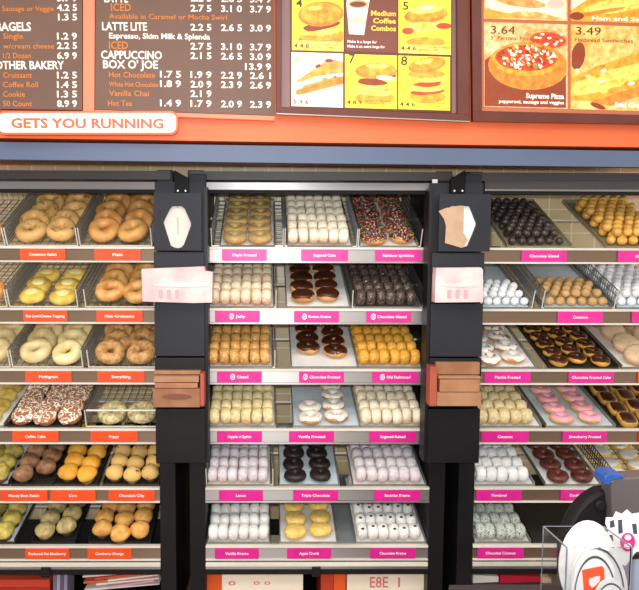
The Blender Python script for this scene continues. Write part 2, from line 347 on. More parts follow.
art(p6, [([(296, 81), (329, 59), (336, 60), (343, 62), (343, 74), (318, 76), (297, 83)], TAN), ([(303, 78), (329, 64), (342, 66), (330, 70), (306, 80)], GOLD), ([(297, 83), (318, 76), (343, 73), (343, 79), (312, 87), (298, 91)], PALE), ([(302, 86), (330, 78), (343, 76), (343, 78), (304, 89)], GRN), ([(296, 90), (343, 76), (343, 84), (299, 95), (296, 94)], BUN), (blob(318, 66, 3, 1.6, -25), BRN), (blob(329, 60.5, 4, 1.8), BRN), (blob(325, 79, 3, 1.3), GRN), (blob(308, 86, 3, 1), GRN), (blob(335, 77, 2, 1), RED)], OFFP)
p7 = panel(345, 54, 397, 107.5, YEL); art(p7, [(blob(375, 98, 20, 6), GOLD), (blob(374, 91, 20, 5, 4), EGG), (blob(372, 82, 15, 3.6, 4, wob=.05, seed=4), BRN), (blob(393, 77, 4, 2, -50), BRN), (blob(376, 71, 21, 8), BUN), (blob(377, 69, 19, 6.5), GOLD), (blob(378, 66, 12, 2.5), EGG), (blob(386, 78, 10, 2.4, 6), PALE), (blob(386, 90, 3, 1), GRN)], OFFP)
p8 = panel(398.5, 55.5, 450, 109, YEL); art(p8, [(blob(428, 97, 18, 6), GOLD), (blob(428, 91, 17, 4, -6, wob=.05), RED), (blob(426, 88, 18, 4), EGG), (blob(428, 84, 14, 3, -4, wob=.08, seed=5), RED), (blob(427, 78, 20, 4.5), EGG), (blob(427, 74, 19, 4), GOLD), (blob(427, 65, 19, 7.5, -10), BUN), (blob(427, 64, 17, 5.5, -10), GOLD), (blob(424, 61.5, 10, 2.5, -10), EGG)], OFFP)
pc = panel(345, -7, 397, 51.5, CHOC); art(pc, [([(347, -4), (370, -2), (368.5, 6), (364, 35), (349, 34), (346.5, 5)], CREAM), (blob(358, 4, 10, 4), TAN), (blob(358, 4.3, 8, 2.8), CHOC), ([(347.5, 17), (366.5, 18.5), (365.7, 24), (348, 22.5)], PINKB)], OFFP, 'cup_picture')
YPR = pm('yellow_text', (255, 205, 70)); WPR = pm('white_text', (255, 245, 235))
def lt(s, x0, y, x1, h, m_, par, bold=0.015): btext(s, x0, y, x1, h, m_, par, OFFP + 0.0015, 0.025, bold)
lt('4', 296, 3, 302.5, 8, DK, p4); lt('5', 403, 5.5, 408.5, 8, DK, p5); lt('6', 295.5, 58.5, 301, 7.5, pm('lime', (200, 225, 130)), p6); lt('7', 349, 58.5, 355, 9, DK, p7); lt('8', 401, 60.5, 407.5, 9, DK, p8)
for s, x, y, pr in (('4 4 8', 294, 45.5, p4), ('4 4 6', 401, 48, p5), ('5 9 6', 293.5, 101.5, p6), ('4 8 9', 347, 102, p7), ('4 4 6', 400, 104, p8)):
    lt(s, x, y, x + 15, 4.2, DK, pr); lt('served with hash browns', x + 18, y - 1.5, x + 46, 1.6, BRN, pr, 0); lt('and medium coffee', x + 18, y + 1.5, x + 40, 1.6, BRN, pr, 0)
lt('Medium', 371, 13, 396, 5, YPR, pc, .03); lt('Coffee', 373, 20.5, 396, 5, YPR, pc, .03); lt('Combos', 371, 28, 396, 5, YPR, pc, .03)
lt('Make it a large for', 347.5, 41.3, 377, 2.8, WPR, pc); lt('Make it an extra large for', 347.5, 46, 385, 2.8, WPR, pc)
# right picture board
rb = empty('picture_menu', bulk(560, 120)); tag(rb, 'maroon framed picture board with personal pizza at 3.64 and flatbread at 3.49', 'menu board')
skewed(MB(), [(473, 120.5), (720, 125), (720, -70), (471, -70)], 0.02, 0.018).build('back_panel', FRAMEB, rb)
skewed(MB(), [(473, 111.5), (720, 117), (720, 125), (473, 121)], 0.040, 0.020).build('bottom_rail', FRAMEB, rb)
skewed(MB(), [(473, 112), (482, 112), (481, -70), (471, -70)], 0.040, 0.020).build('side_rail', FRAMEB, rb)
skewed(MB(), [(482, 111), (720, 117), (720, -70), (481, -70)], 0.0215, 0.001).build('mount', mat('mount_tan', (190, 110, 80), None), rb)
def rpan(x0, y0, x1, y1, m_): return panel(x0, y0, x1, y1, m_, par=rb)
q1 = rpan(484, -30, 567.5, 18.5, pm('wheat', (246, 206, 140))); art(q1, [([(485, -5), (566, -5), (566, 19), (530, 10), (500, 14), (485, 6)], PALE), (blob(520, 2, 26, 5, 8), TAN), ([(485, 8), (520, 16), (566, 19), (485, 17)], GOLD), (blob(556, 4, 9, 5), PINKB)], OFFP)
q2 = rpan(571, -30, 655, 21, GOLD); art(q2, [([(571, 10), (590, -2), (600, -10), (571, -10)], PALE), (blob(615, 6, 32, 7, -8), EGG), (blob(600, 12, 26, 2, -10), BUN), (blob(577, 16, 7, 4), BRN)], OFFP)
q3 = rpan(484, 22, 567.5, 106.5, pm('wheat2', (244, 214, 160)))
sh = [([(484.5, 60), (500, 50), (566, 60), (566, 108), (484.5, 106)], BRN), ([(484.5, 92), (566, 96), (566, 108), (484.5, 106)], BRN), (blob(545, 40, 23, 11, 5), TAN), (blob(548, 40, 18, 8, 5), RED), (blob(528, 66, 40, 24, 3), BUN), (blob(526, 60, 34, 16, 2), GOLD), (blob(526, 58, 31, 13, 2), RED)]
rr = random.Random(5)
for k in range(120):
    a = rr.uniform(0, 6.28); d = rr.random() ** .5
    sh.append((blob(527 + 28 * d * math.cos(a), 57 + 11.5 * d * math.sin(a), rr.uniform(1.2, 3), rr.uniform(.8, 1.8), rr.uniform(0, 90), n=8), [CREAM, RED, GRN, CREAM, BRN, PALE][k % 6]))
for k in range(14):
    sh.append((blob(548 + rr.uniform(-15, 14), 40 + rr.uniform(-6, 5), rr.uniform(1.5, 2.6), 1.2, 0, n=8), [CREAM, PALE, BRN][k % 3]))
art(q3, [(clip(p, 484.5, 22.5, 567, 108.5), q) for p, q in sh], OFFP)
q4 = rpan(571, 24.5, 655, 109, pm('honey', (248, 214, 130)))
sh = [(blob(578, 56, 7, 14, 10), BRN), ([(571, 78), (598, 66), (652, 48), (652, 90), (600, 101), (571, 100)], GOLD), ([(571, 84), (610, 70), (652, 60), (652, 74), (600, 92), (571, 96)], EGG), ([(590, 102), (652, 82), (652, 92), (610, 106)], BUN), (blob(598, 106, 8, 2.5, 20), BRN)]
for k in range(22): sh.append((blob(rr.uniform(574, 650), rr.uniform(66, 92), rr.uniform(2, 4), rr.uniform(1, 2), -15, n=10), [EGG, BUN, PALE, GOLD][k % 4]))
art(q4, [(clip(p, 571.5, 25, 654, 112), q) for p, q in sh], OFFP)
lt('3.64', 491, 29.5, 515, 8, DK, q3, 0.0); lt('5" Personal Pizza', 491, 37.5, 531, 4, DK, q3, 0); lt('Supreme Pizza', 526, 95.5, 564, 5, WPR, q3, .03); lt('pepperoni, sausage and veggies', 499, 101, 564, 3.4, WPR, q3, .02)
lt('3.49', 576, 30.5, 601, 8, DK, q4, 0); lt('Flatbread Sandwiches', 575, 39.5, 633, 4, DK, q4, 0); lt('Beef Cheddar', 615, 104.5, 652, 5, WPR, q4, .03); lt('Ham and Swiss', 592, 18, 652, 4, WPR, q2, .02); lt('Hash Browns', 525, 10, 560, 3, WPR, q1, .02)

# ------------------------------------------------------------------ racks
XL = {'L': -1.34, 'C': P(205.5, 487).x, 'R': P(474, 487).x}
XR = {'L': P(160, 487).x, 'C': P(429, 487).x, 'R': 1.62}
HZ0, HZ1 = P(275, 192.5).z, P(275, 172).z
UL = {'L': ('bakery_rack', 'rack of bagels and muffins with orange tags, beside the donut racks'), 'C': ('bakery_rack', 'donut rack with magenta tags between the two black bag dispensers'), 'R': ('bakery_rack', 'donut rack with magenta tags behind the card holder and black display')}
for u in 'LCR':
    x0, x1 = XL[u], XR[u]
    r = empty('bakery_rack', ((x0 + x1) / 2, 0.2, 0)); tag(r, UL[u][1], 'rack')
    ex = 0.062
    for side, xa in ((-1, x0 - ex), (1, x1)):
        if (u, side) in (('L', -1), ('R', 1)): continue
        MB().box((xa, -0.004, 0.0), (xa + ex, 0.46, HZ1 + 0.005)).build('end_panel', BLACK, r, bev=0.002)
    # hood
    hb = MB(); hb.prism([(x0 - (0.055 if u != 'L' else 0), -0.02, HZ0 + 0.045), (x0 - (0.055 if u != 'L' else 0), 0.46, HZ0 + 0.045), (x0 - (0.055 if u != 'L' else 0), 0.46, HZ1 + 0.014), (x0 - (0.055 if u != 'L' else 0), -0.02, HZ1 + 0.0)], (x1 - x0 + (0.055 if u == 'L' else 0.11 if u == 'C' else 0.055), 0, 0))
    hb.build('hood', HOOD, r)
    mh = 0.030 if u != 'R' else 0.009
    MB().box((x0, -0.034, HZ0 + 0.006), (x1 + 0.005, -0.020, HZ0 + 0.006 + mh)).build('hood_moulding', STEELM, r, bev=0.002)
    MB().box((x0, -0.020, HZ0 - 0.004), (x1, 0.03, HZ0 + 0.006)).build('hood_edge', VOID, r)
    if mh < .02: MB().box((x0, -0.030, HZ0 + 0.006 + mh), (x1, -0.020, HZ0 + 0.045)).build('hood_face', HOOD, r)
    if u == 'C':
        p = P(432, 184); MB().box((p.x - 0.010, -0.046, p.z - 0.014), (p.x + 0.010, -0.036, p.z + 0.014)).build('switch', WHITE, r, bev=0.002)
    # rails
    for i in range(6):
        z = ZR[i]
        mb = MB(); mb.box((x0, -0.004, z - RAILH + 0.006), (x1, 0.006, z)); mb.build('shelf_rail', STEEL if u == 'C' else STEEL_REFL, r)
        mb = MB(); mb.box((x0, -0.010, z - 0.006), (x1, 0.010, z + 0.0035)).build('rail_lip', LIP, r, bev=0.0015)
        mb = MB(); mb.box((x0, -0.011, z - RAILH), (x1, 0.006, z - RAILH + 0.007)); mb.build('rail_foot', LIP if i == 5 or u != 'C' else STEEL, r, bev=0.001)
        t = R(TILT[i]); v = ROD[i]
        c = Vector((0, v * math.cos(t) + 0.016 * math.sin(t), z + v * math.sin(t) - 0.016 * math.cos(t)))
        if i < 5 or u == 'L': MB().rod((x0 + .001, c.y, c.z), (x1 - .001, c.y, c.z), 0.0055, 8).build('support_rod', LIP, r)
    z = ZR[5] - RAILH
    MB().box((x0, -0.012, z - 0.024), (x1, 0.0, z - 0.0075)).build('bottom_rail', LIP, r, bev=0.002)
    MB().box((x0, -0.006, z - 0.036), (x1, 0.0, z - 0.024)).build('bottom_strip', STEEL, r)
    MB().box((x0, -0.010, z - 0.056), (x1, 0.03, z - 0.036)).build('kick_rail', BLACK, r)
    px = {'L': 47, 'C': 316, 'R': 600}[u]; p = P(px, 571)
    MB().box((p.x - 0.017, -0.022, z - 0.062), (p.x + 0.017, -0.0115, z - 0.022)).build('latch', BLACK, r, bev=0.002)
    MB().box((x0, -0.02, 0.0), (x1, 0.46, 0.035)).build('base_shelf', BLACK, r)
    MB().box((x0, 0.44, 0.035), (x1, 0.46, ZR[5] - 0.09)).build('kick_panel', VOID, r)

# small open slots at the hood corners
for x0, x1, lab in ((174.5, 188.5, 'open black slot cover on hood corner beside the orange tag rack'), (450.5, 465, 'open black slot cover on hood corner beside the donut hole rack')):
    a = P(x0, 193, -0.085); b = P(x1, 193, -0.085)
    s = empty('slot_cover', ((a.x + b.x) / 2, -0.05, a.z)); tag(s, lab, 'bracket')
    flip = x0 < 300
    zt = [P(x0, 170, -.085).z, P(x1, 178, -.085).z] if flip else [P(x0, 179, -.085).z, P(x1, 170, -.085).z]
    MB().prism([(a.x, -0.085, a.z), (b.x, -0.085, a.z), (b.x, -0.085, zt[1]), (a.x, -0.085, zt[0])], (0, 0.019, 0)).build('cover', mat('gloss_black', (4, 4, 5), None, rough=0.5, spec=.15), s)
    for f in (0.25, 0.8):
        MB().rod((a.x + (b.x - a.x) * f, -0.0855, a.z + 0.008), (a.x + (b.x - a.x) * f, -0.0890, a.z + 0.008), 0.0035, 8).build('screw', WIREB, s)

# ------------------------------------------------------------------ trays
def tray_M(i): return Matrix.Rotation(R(TILT[i]), 4, 'X')
def basket(i, x0, x1, lab, h=0.078, group='wire baskets on the racks', dark=False, bottom=True, length=TL):
    xc = (x0 + x1) / 2; hw = (x1 - x0) / 2
    o = empty('wire_basket', (xc, 0.013, ZR[i] + 0.004), (R(TILT[i]), 0, 0)); tag(o, lab, 'basket', group)
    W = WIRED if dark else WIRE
    rw = 0.0017
    rim = MB()
    for a, b in (((-hw, length, h), (hw, length, h)), ((-hw, 0, h), (-hw, length, h)), ((hw, 0, h), (hw, length, h))): rim.rod(a, b, 0.0022)
    rim.build('rim', W, o, world=False)
    fr_ = MB()
    for a, b in (((-hw, 0.0, h), (-hw, 0.0, 0.002)), ((hw, 0.0, h), (hw, 0.0, 0.002)), ((-hw, 0.0, 0.003), (hw, 0.0, 0.003))): fr_.rod(a, b, 0.0024)
    fr_.build('front_frame', WIREB, o, world=False)
    for s in (-1, 1):
        mb = MB(); x = s * hw
        n = 26
        for k in range(1, n): mb.rod((x, length * k / n, 0.002), (x, length * k / n, h), rw, 4)
        for q in (0.0, 0.33, 0.66): mb.rod((x, 0, h * q + .002), (x, length, h * q + .002), rw, 4)
        mb.build('side_mesh', W, o, world=False)
    mb = MB(); n = 12
    for k in range(1, n): mb.rod((-hw + 2 * hw * k / n, length, 0.002), (-hw + 2 * hw * k / n, length, h), rw, 4)
    for q in (0.0, 0.5): mb.rod((-hw, length, h * q + .002), (hw, length, h * q + .002), rw, 4)
    mb.build('back_mesh', W, o, world=False)
    if bottom:
        mb = MB()
        for k in range(1, 9): mb.rod((-hw + 2 * hw * k / 9, 0, 0.001), (-hw + 2 * hw * k / 9, length, 0.001), rw, 4)
        for k in range(1, 12): mb.rod((-hw, length * k / 12, -0.001), (hw, length * k / 12, -0.001), rw, 4)
        mb.build('bottom_mesh', W, o, world=False)
    return o
def pan(i, x0, x1, lab, liner=None, metal=None, group='sheet trays on the racks', rim=0.014, length=TL, lift=0.0):
    xc = (x0 + x1) / 2; hw = (x1 - x0) / 2
    o = empty('sheet_tray', (xc, 0.013, ZR[i] + 0.005 + lift), (R(TILT[i]), 0, 0)); tag(o, lab, 'tray', group)
    mb = MB(); mb.box((-hw + .003, 0, -0.0015), (hw - .003, length, 0.0)); mb.build('pan', metal or PAN, o, world=False)
    mb = MB()
    mb.box((-hw, 0, -0.0015), (-hw + .003, length, rim)); mb.box((hw - .003, 0, -0.0015), (hw, length, rim))
    mb.box((-hw, length, -0.0015), (hw, length + .003, rim)); mb.box((-hw, -.003, -0.0015), (hw, 0, rim * 0.45))
    mb.build('raised_rim', metal or PAN, o, world=False)
    if liner:
        mb = MB(); n = 8; g = [(-hw + .005 + (2 * hw - .01) * a / n, .004 + (length - .012) * b / n, .0012 + .0008 * random.random()) for b in range(n + 1) for a in range(n + 1)]
        mb.add(g, [(b * (n + 1) + a, b * (n + 1) + a + 1, (b + 1) * (n + 1) + a + 1, (b + 1) * (n + 1) + a) for b in range(n) for a in range(n)])
        mb.build('paper_liner', liner, o, world=False, smooth=True)
    return o

# ------------------------------------------------------------------ pastry meshes (local: z is off the tray)
def torus_me(name, m_, Rr=0.030, rz=0.016, rx=0.0175, nu=22, nv=10, wob=0.05, seed=0, axis='Z', flat=0.9):
    rr = random.Random(seed); ph = [rr.uniform(0, 6.28) for _ in range(4)]; vs = []; fs = []
    for a in range(nu):
        t = 2 * math.pi * a / nu; q = 1 + wob * math.sin(2 * t + ph[0]) + wob * .6 * math.sin(3 * t + ph[1])
        for b in range(nv):
            s = 2 * math.pi * b / nv; cr = math.cos(s); sr = math.sin(s)
            rad = Rr * q + rx * cr; z = rz * (abs(sr) ** flat) * (1 if sr > 0 else -1) * (1 + wob * math.sin(2 * t + ph[2]))
            p = (rad * math.cos(t), rad * math.sin(t), z)
            vs.append(p if axis == 'Z' else (p[2], p[0], p[1]))
    for a in range(nu):
        for b in range(nv): fs.append((a * nv + b, ((a + 1) % nu) * nv + b, ((a + 1) % nu) * nv + (b + 1) % nv, a * nv + (b + 1) % nv))
    me = mesh(name, vs, fs, m_, smooth=True); bm = bmesh.new(); bm.from_mesh(me); bmesh.ops.recalc_face_normals(bm, faces=bm.faces); bm.to_mesh(me); bm.free(); return me
def disc_me(name, m_, rad=0.046, half=0.022, nu=20, nv=9, wob=0.04, seed=0, axis='Z', pw=0.75):
    rr = random.Random(seed); ph = [rr.uniform(0, 6.28) for _ in range(4)]; vs = [(0, 0, -half)]; fs = []
    for b in range(1, nv):
        s = math.pi * b / nv; c = -math.cos(s); z = half * (abs(c) ** pw) * (1 if c > 0 else -1); r0 = rad * math.sin(s) ** 0.6
        for a in range(nu):
            t = 2 * math.pi * a / nu; q = 1 + wob * math.sin(2 * t + ph[0]) + wob * .7 * math.sin(3 * t + ph[1])
            vs.append((r0 * q * math.cos(t), r0 * q * math.sin(t), z))
    vs.append((0, 0, half)); top = len(vs) - 1
    for a in range(nu): fs.append((0, 1 + (a + 1) % nu, 1 + a)); fs.append((top, top - nu + a, top - nu + (a + 1) % nu))
    for b in range(nv - 2):
        for a in range(nu): fs.append((1 + b * nu + a, 1 + b * nu + (a + 1) % nu, 1 + (b + 1) * nu + (a + 1) % nu, 1 + (b + 1) * nu + a))
    if axis == 'X': vs = [(z, x, y) for x, y, z in vs]
    return mesh(name, vs, fs, m_, smooth=True)
def icing_me(name, m_, Rr=0.030, rz=0.016, rx=0.0175, nu=28, seed=0, solid=False, rad=0.046, half=0.020, drip=0.25, lo0=0.10):
    """frosting cap lying on a ring (or on a filled round) with a wavy lower edge"""
    rr = random.Random(seed); ph = [rr.uniform(0, 6.28) for _ in range(3)]; vs = []; fs = []; nv = 7
    if not solid:
        for a in range(nu):
            t = 2 * math.pi * a / nu; lo = lo0 + drip * math.sin(4 * t + ph[0]) * .6 + drip * .4 * math.sin(7 * t + ph[1])
            for b in range(nv):
                s = lo + (math.pi + 0.1 - lo) * b / (nv - 1); e = 1.07
                rad_ = Rr + rx * e * math.cos(s); z = rz * e * (abs(math.sin(s)) ** .9) * (1 if math.sin(s) > 0 else -1) + 0.0008
                vs.append((rad_ * math.cos(t), rad_ * math.sin(t), z))
        for a in range(nu):
            for b in range(nv - 1): fs.append((a * nv + b, ((a + 1) % nu) * nv + b, ((a + 1) % nu) * nv + b + 1, a * nv + b + 1))
    else:
        vs.append((0, 0, half * 1.07 + .0008))
        for b in range(1, nv):
            for a in range(nu):
                t = 2 * math.pi * a / nu; sm = 0.46 * math.pi + drip * .5 * math.sin(4 * t + ph[0])
                s = sm * b / (nv - 1); c = math.cos(s); z = half * 1.07 * (abs(c) ** .75) * (1 if c > 0 else -1) + .0008; r0 = rad * 1.03 * math.sin(s) ** .6
                vs.append((r0 * math.cos(t), r0 * math.sin(t), z))
        for a in range(nu): fs.append((0, 1 + a, 1 + (a + 1) % nu))
        for b in range(nv - 2):
            for a in range(nu): fs.append((1 + b * nu + a, 1 + (b + 1) * nu + a, 1 + (b + 1) * nu + (a + 1) % nu, 1 + b * nu + (a + 1) % nu))
    return mesh(name, vs, fs, m_, smooth=True)
def muffin_me(name, top_m, cup_m, rad=0.0385, seed=0):
    rr = random.Random(seed); vs = []; fs = []; idx = []; nu = 18
    prof = [(0.0, -0.030), (0.62, -0.030), (0.80, 0.0), (1.0, 0.006), (1.04, 0.014), (0.96, 0.024), (0.78, 0.033), (0.5, 0.040), (0.2, 0.043)]
    rings = []
    for k, (q, z) in enumerate(prof):
        ring = []
        for a in range(nu):
            t = 2 * math.pi * a / nu; w_ = (0.07 * math.sin(3 * t + seed) + rr.uniform(-.03, .03)) if k > 2 else (0.03 * (a % 2))
            vs.append((rad * q * (1 + w_) * math.cos(t), rad * q * (1 + w_) * math.sin(t), z + (rr.uniform(-.0015, .0015) if k > 3 else 0))); ring.append(len(vs) - 1)
        rings.append(ring)
    for k in range(len(rings) - 1):
        for a in range(nu): fs.append((rings[k][a], rings[k][(a + 1) % nu], rings[k + 1][(a + 1) % nu], rings[k + 1][a])); idx.append(1 if k < 2 else 0)
    fs.append(tuple(rings[-1])); idx.append(0)
    return mesh(name, vs, fs, [top_m, cup_m], idx, smooth=True)
def ball_me(name, m_, rad=0.0165, seed=0):
    bm = bmesh.new(); bmesh.ops.create_icosphere(bm, subdivisions=2, radius=rad); rr = random.Random(seed)
    sx, sy, sz = [rr.uniform(.93, 1.06) for _ in range(3)]
    for v in bm.verts: v.co.x *= sx; v.co.y *= sy; v.co.z *= sz; v.co *= rr.uniform(.975, 1.025)
    me = bpy.data.meshes.new(name); bm.to_mesh(me); bm.free(); me.materials.append(m_); me.polygons.foreach_set('use_smooth', [True] * len(me.polygons)); return me

ORD = ['front', 'second', 'third', 'fourth', 'fifth', 'sixth', 'seventh', 'eighth', 'ninth', 'tenth', 'eleventh', 'twelfth', 'thirteenth', 'fourteenth', 'fifteenth', 'sixteenth']
ORF = ['first'] + ORD[1:]
def put(name, cat, i, x, v, h, me, label, group, rot=(0, 0, 0), sc=1.0, kids=(), order='XYZ', xs=1.0):
    """one pastry in the frame of the tray on shelf i: x across, v up the tray, h off the tray"""
    t = R(TILT[i]); o = bpy.data.objects.new(name, me); COL.objects.link(o)
    M = Matrix.Translation((x, 0.013, ZR[i] + 0.005)) @ Matrix.Rotation(t, 4, 'X') @ Matrix.Translation((0, v, h)) @ Euler(rot, order).to_matrix().to_4x4() @ Matrix.Scale(sc, 4) @ Matrix.Diagonal((xs, 1, 1, 1))
    o.matrix_world = M; tag(o, label, cat, group)
    for nm, km in kids:
        c = bpy.data.objects.new(nm, km); COL.objects.link(c); c.parent = o
    return o
def lab(desc, r, c, where): return f"{desc}, {ORD[r]} row, {ORF[c]} from left, {where}"
def on_edge(name, desc, where, i, x0, x1, cols, rows, meshes, dia=0.0665, v0=0.022, kids=(), group=None, skip=(), jit=1.0, sc=1.0):
    wd = (x1 - x0) / cols; sc = sc * min(1.0, wd / 0.0400) if wd < 0.04 else sc
    for r_ in range(rows):
        for c in range(cols):
            if (r_, c) in skip: continue
            k = random.randrange(len(meshes)); kd = [(n_, m_[k]) for n_, m_ in kids]
            put(name, 'donut', i, x0 + wd * (c + .5) + random.uniform(-.001, .001) * jit, v0 + dia * r_ + random.uniform(-.003, .003) * jit, 0.0345 * sc + 0.003, meshes[k],
                lab(desc, r_, c, where), group or desc + 's', (random.uniform(-.3, .3) * jit, random.uniform(-.07, .07) * jit, random.uniform(-.16, .16) * jit), 0.715, kd, xs=wd / (0.0385 * 0.715))
def shingled(name, desc, where, i, x0, x1, cols, rows, meshes, pitch=0.07, ang=29, rad=0.047, half=0.017, v0=None, kids=(), group=None, skip=(), cat='donut', jit=1.0, lift=0.002, spin=True, sc=1.0, stag=0.0, vend=None):
    wd = (x1 - x0) / cols; a = R(ang)
    if v0 is None: v0 = rad * math.cos(a) - (0.002 if cat == 'bagel' else 0.010)
    for c in range(cols):
        for r_ in range(rows):
            if (r_, c) in skip: continue
            k = random.randrange(len(meshes)); kd = [(n_, m_[k]) for n_, m_ in kids]
            h = half * math.cos(a) + rad * abs(math.sin(a)) * .8 + lift
            put(name, cat, i, x0 + wd * (c + .5) + random.uniform(-.003, .003) * jit, v0 + pitch * r_ + (stag if c % 2 else 0) + random.uniform(-.003, .003) * jit, h, meshes[k],
                lab(desc, r_, c, where), group or desc + 's', (a + random.uniform(-.03, .03) * jit, random.uniform(-.04, .04) * jit, random.uniform(-3, 3) if spin else 0), sc, kd, 'ZYX')
def X(px, i): return P(px, 248 + 59.5 * i).x
def heap(name, desc, where, i, x0, x1, v0, v1, meshes, layers=2, r=0.0172, group=None, lim=1e9, h0=0.0):
    rows = max(1, int((v1 - v0) / (2 * r))); cols = max(1, int((x1 - x0) / (2 * r))); step = (x1 - x0) / cols
    for L_ in range(layers):
        for q in range(rows - (1 if L_ else 0)):
            for c in range(cols - (1 if (L_ or q % 2) else 0)):
                x = x0 + step * (c + .5 + (0.5 if (q + L_) % 2 else 0)); v = v0 + (q + .5 + .5 * L_) * 2 * r
                if L_ and x > x1 - r * .5: continue
                put(name, 'donut hole', i, x + random.uniform(-.002, .002), v + random.uniform(-.002, .002), h0 + r + L_ * 1.45 * r + random.uniform(0, .002), random.choice(meshes),
                    f"{desc}, {'upper' if L_ else 'lower'} layer, {ORD[q]} row, {ORF[c]} from left, {where}", group or desc + 's', (random.uniform(0, 6), random.uniform(0, 6), 0), random.uniform(.93, 1.03))

# pastry materials
DOUGH = mat('dough', (226, 168, 98), (208, 140, 70), 25, 0.6, bump=0.3)
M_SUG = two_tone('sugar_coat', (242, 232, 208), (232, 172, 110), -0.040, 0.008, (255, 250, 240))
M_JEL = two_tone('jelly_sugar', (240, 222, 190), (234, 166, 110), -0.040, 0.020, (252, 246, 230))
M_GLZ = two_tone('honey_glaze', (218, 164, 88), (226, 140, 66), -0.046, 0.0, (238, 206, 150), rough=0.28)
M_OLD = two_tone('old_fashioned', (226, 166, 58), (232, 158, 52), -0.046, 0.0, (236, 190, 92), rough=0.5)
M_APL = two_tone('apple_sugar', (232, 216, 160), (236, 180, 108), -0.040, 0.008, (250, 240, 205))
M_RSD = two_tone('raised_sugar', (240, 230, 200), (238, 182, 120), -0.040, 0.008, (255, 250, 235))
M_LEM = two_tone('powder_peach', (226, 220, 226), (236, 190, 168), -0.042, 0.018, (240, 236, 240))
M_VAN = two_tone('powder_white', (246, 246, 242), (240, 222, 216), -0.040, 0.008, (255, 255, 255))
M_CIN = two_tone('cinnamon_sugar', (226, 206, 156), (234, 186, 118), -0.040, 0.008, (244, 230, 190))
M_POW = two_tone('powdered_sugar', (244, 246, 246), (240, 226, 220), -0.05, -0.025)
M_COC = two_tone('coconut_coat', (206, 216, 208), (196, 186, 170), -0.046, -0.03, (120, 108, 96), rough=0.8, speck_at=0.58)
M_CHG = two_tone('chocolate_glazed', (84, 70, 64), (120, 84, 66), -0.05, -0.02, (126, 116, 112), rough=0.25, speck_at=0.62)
M_CHI = mat('chocolate_icing', (72, 36, 22), (60, 28, 16), 30, 0.25)
M_MAP = mat('maple_icing', (196, 168, 112), (182, 152, 96), 30, 0.35)
M_VNI = sprinkle_mat('vanilla_icing', (246, 238, 226), 0.22, 110)
M_SPR = sprinkle_mat('rainbow_sprinkles', (84, 36, 34), 0.40, 150)
M_STR = mat('strawberry_icing', (246, 176, 186), (240, 160, 176), 30, 0.35)
M_MRB = mat('marble_icing', (250, 246, 238), (150, 110, 70), 34, 0.35, sharp=0.6)
M_TRI = mat('triple_chocolate', (44, 32, 30), (30, 22, 20), 60, 0.5, bump=0.6)
M_DBL = mat('double_chocolate', (112, 56, 46), (84, 38, 30), 50, 0.4, bump=0.6)
M_CRM = mat('crumb_top', (244, 214, 128), (230, 188, 92), 70, 0.7, bump=0.6)
M_BAG = mat('bagel_crust', (232, 178, 108), (214, 146, 76), 22, 0.4, bump=0.2)
M_BAP = mat('bagel_pale', (234, 222, 170), (220, 192, 128), 26, 0.5, bump=0.2)
M_EVE = mat('bagel_everything', (224, 178, 116), (176, 122, 66), 60, 0.6, bump=0.6)
M_RAI = mat('bagel_raisin', (228, 182, 112), (160, 104, 62), 45, 0.45, bump=0.3, sharp=0.62)
M_CHE = mat('cheese_bun', (244, 222, 112), (224, 176, 70), 30, 0.45, bump=0.3)
M_CHEI = mat('cheese_melt', (250, 240, 170), (244, 226, 130), 30, 0.35)
M_BRA = mat('bran_muffin', (176, 130, 88), (120, 82, 56), 40, 0.6, bump=0.6)
M_COR = mat('corn_muffin', (242, 186, 66), (226, 158, 44), 20, 0.5, bump=0.3)
M_CHP = mat('chip_muffin', (232, 190, 112), (92, 56, 34), 60, 0.6, bump=0.3, sharp=0.66)
M_BLU = mat('blueberry_muffin', (206, 184, 118), (140, 128, 92), 42, 0.6, bump=0.4)
M_CRA = mat('cranberry_muffin', (232, 186, 98), (208, 138, 64), 36, 0.6, bump=0.4)
M_GRN = mat('pistachio_muffin', (214, 196, 96), (150, 132, 56), 36, 0.6, bump=0.4)
M_CUP = mat('paper_cup', (150, 118, 80), (130, 100, 66), 20, 0.7)
M_CUPD = mat('paper_cup_dark', (70, 50, 36), (60, 42, 30), 20, 0.7)
M_HCH = mat('hole_chocolate', (50, 40, 36), (78, 66, 62), 70, 0.3)
M_HGL = mat('hole_glazed', (236, 192, 92), (224, 160, 72), 40, 0.28)
M_HCN = mat('hole_cinnamon', (208, 170, 114), (188, 146, 90), 60, 0.7)
M_HPW = mat('hole_powdered', (246, 248, 250), (232, 236, 240), 60, 0.85)
M_DOT = mat('filling_dot', (46, 34, 32), None, rough=0.4)

def er(name, m_, n=3, **k): return [torus_me(name, m_, seed=s + 3, axis='X', **k) for s in range(n)]
def ed(name, m_, n=3, **k): return [disc_me(name, m_, seed=s + 5, axis='X', **k) for s in range(n)]
def fr(name, m_, n=3, **k): return [torus_me(name, m_, seed=s + 9, **k) for s in range(n)]
def fd(name, m_, n=3, **k): return [disc_me(name, m_, seed=s + 11, **k) for s in range(n)]
EDG = dict(rad=0.0455, half=0.0195)
RNG = dict(Rr=0.029, rz=0.0185, rx=0.0178)

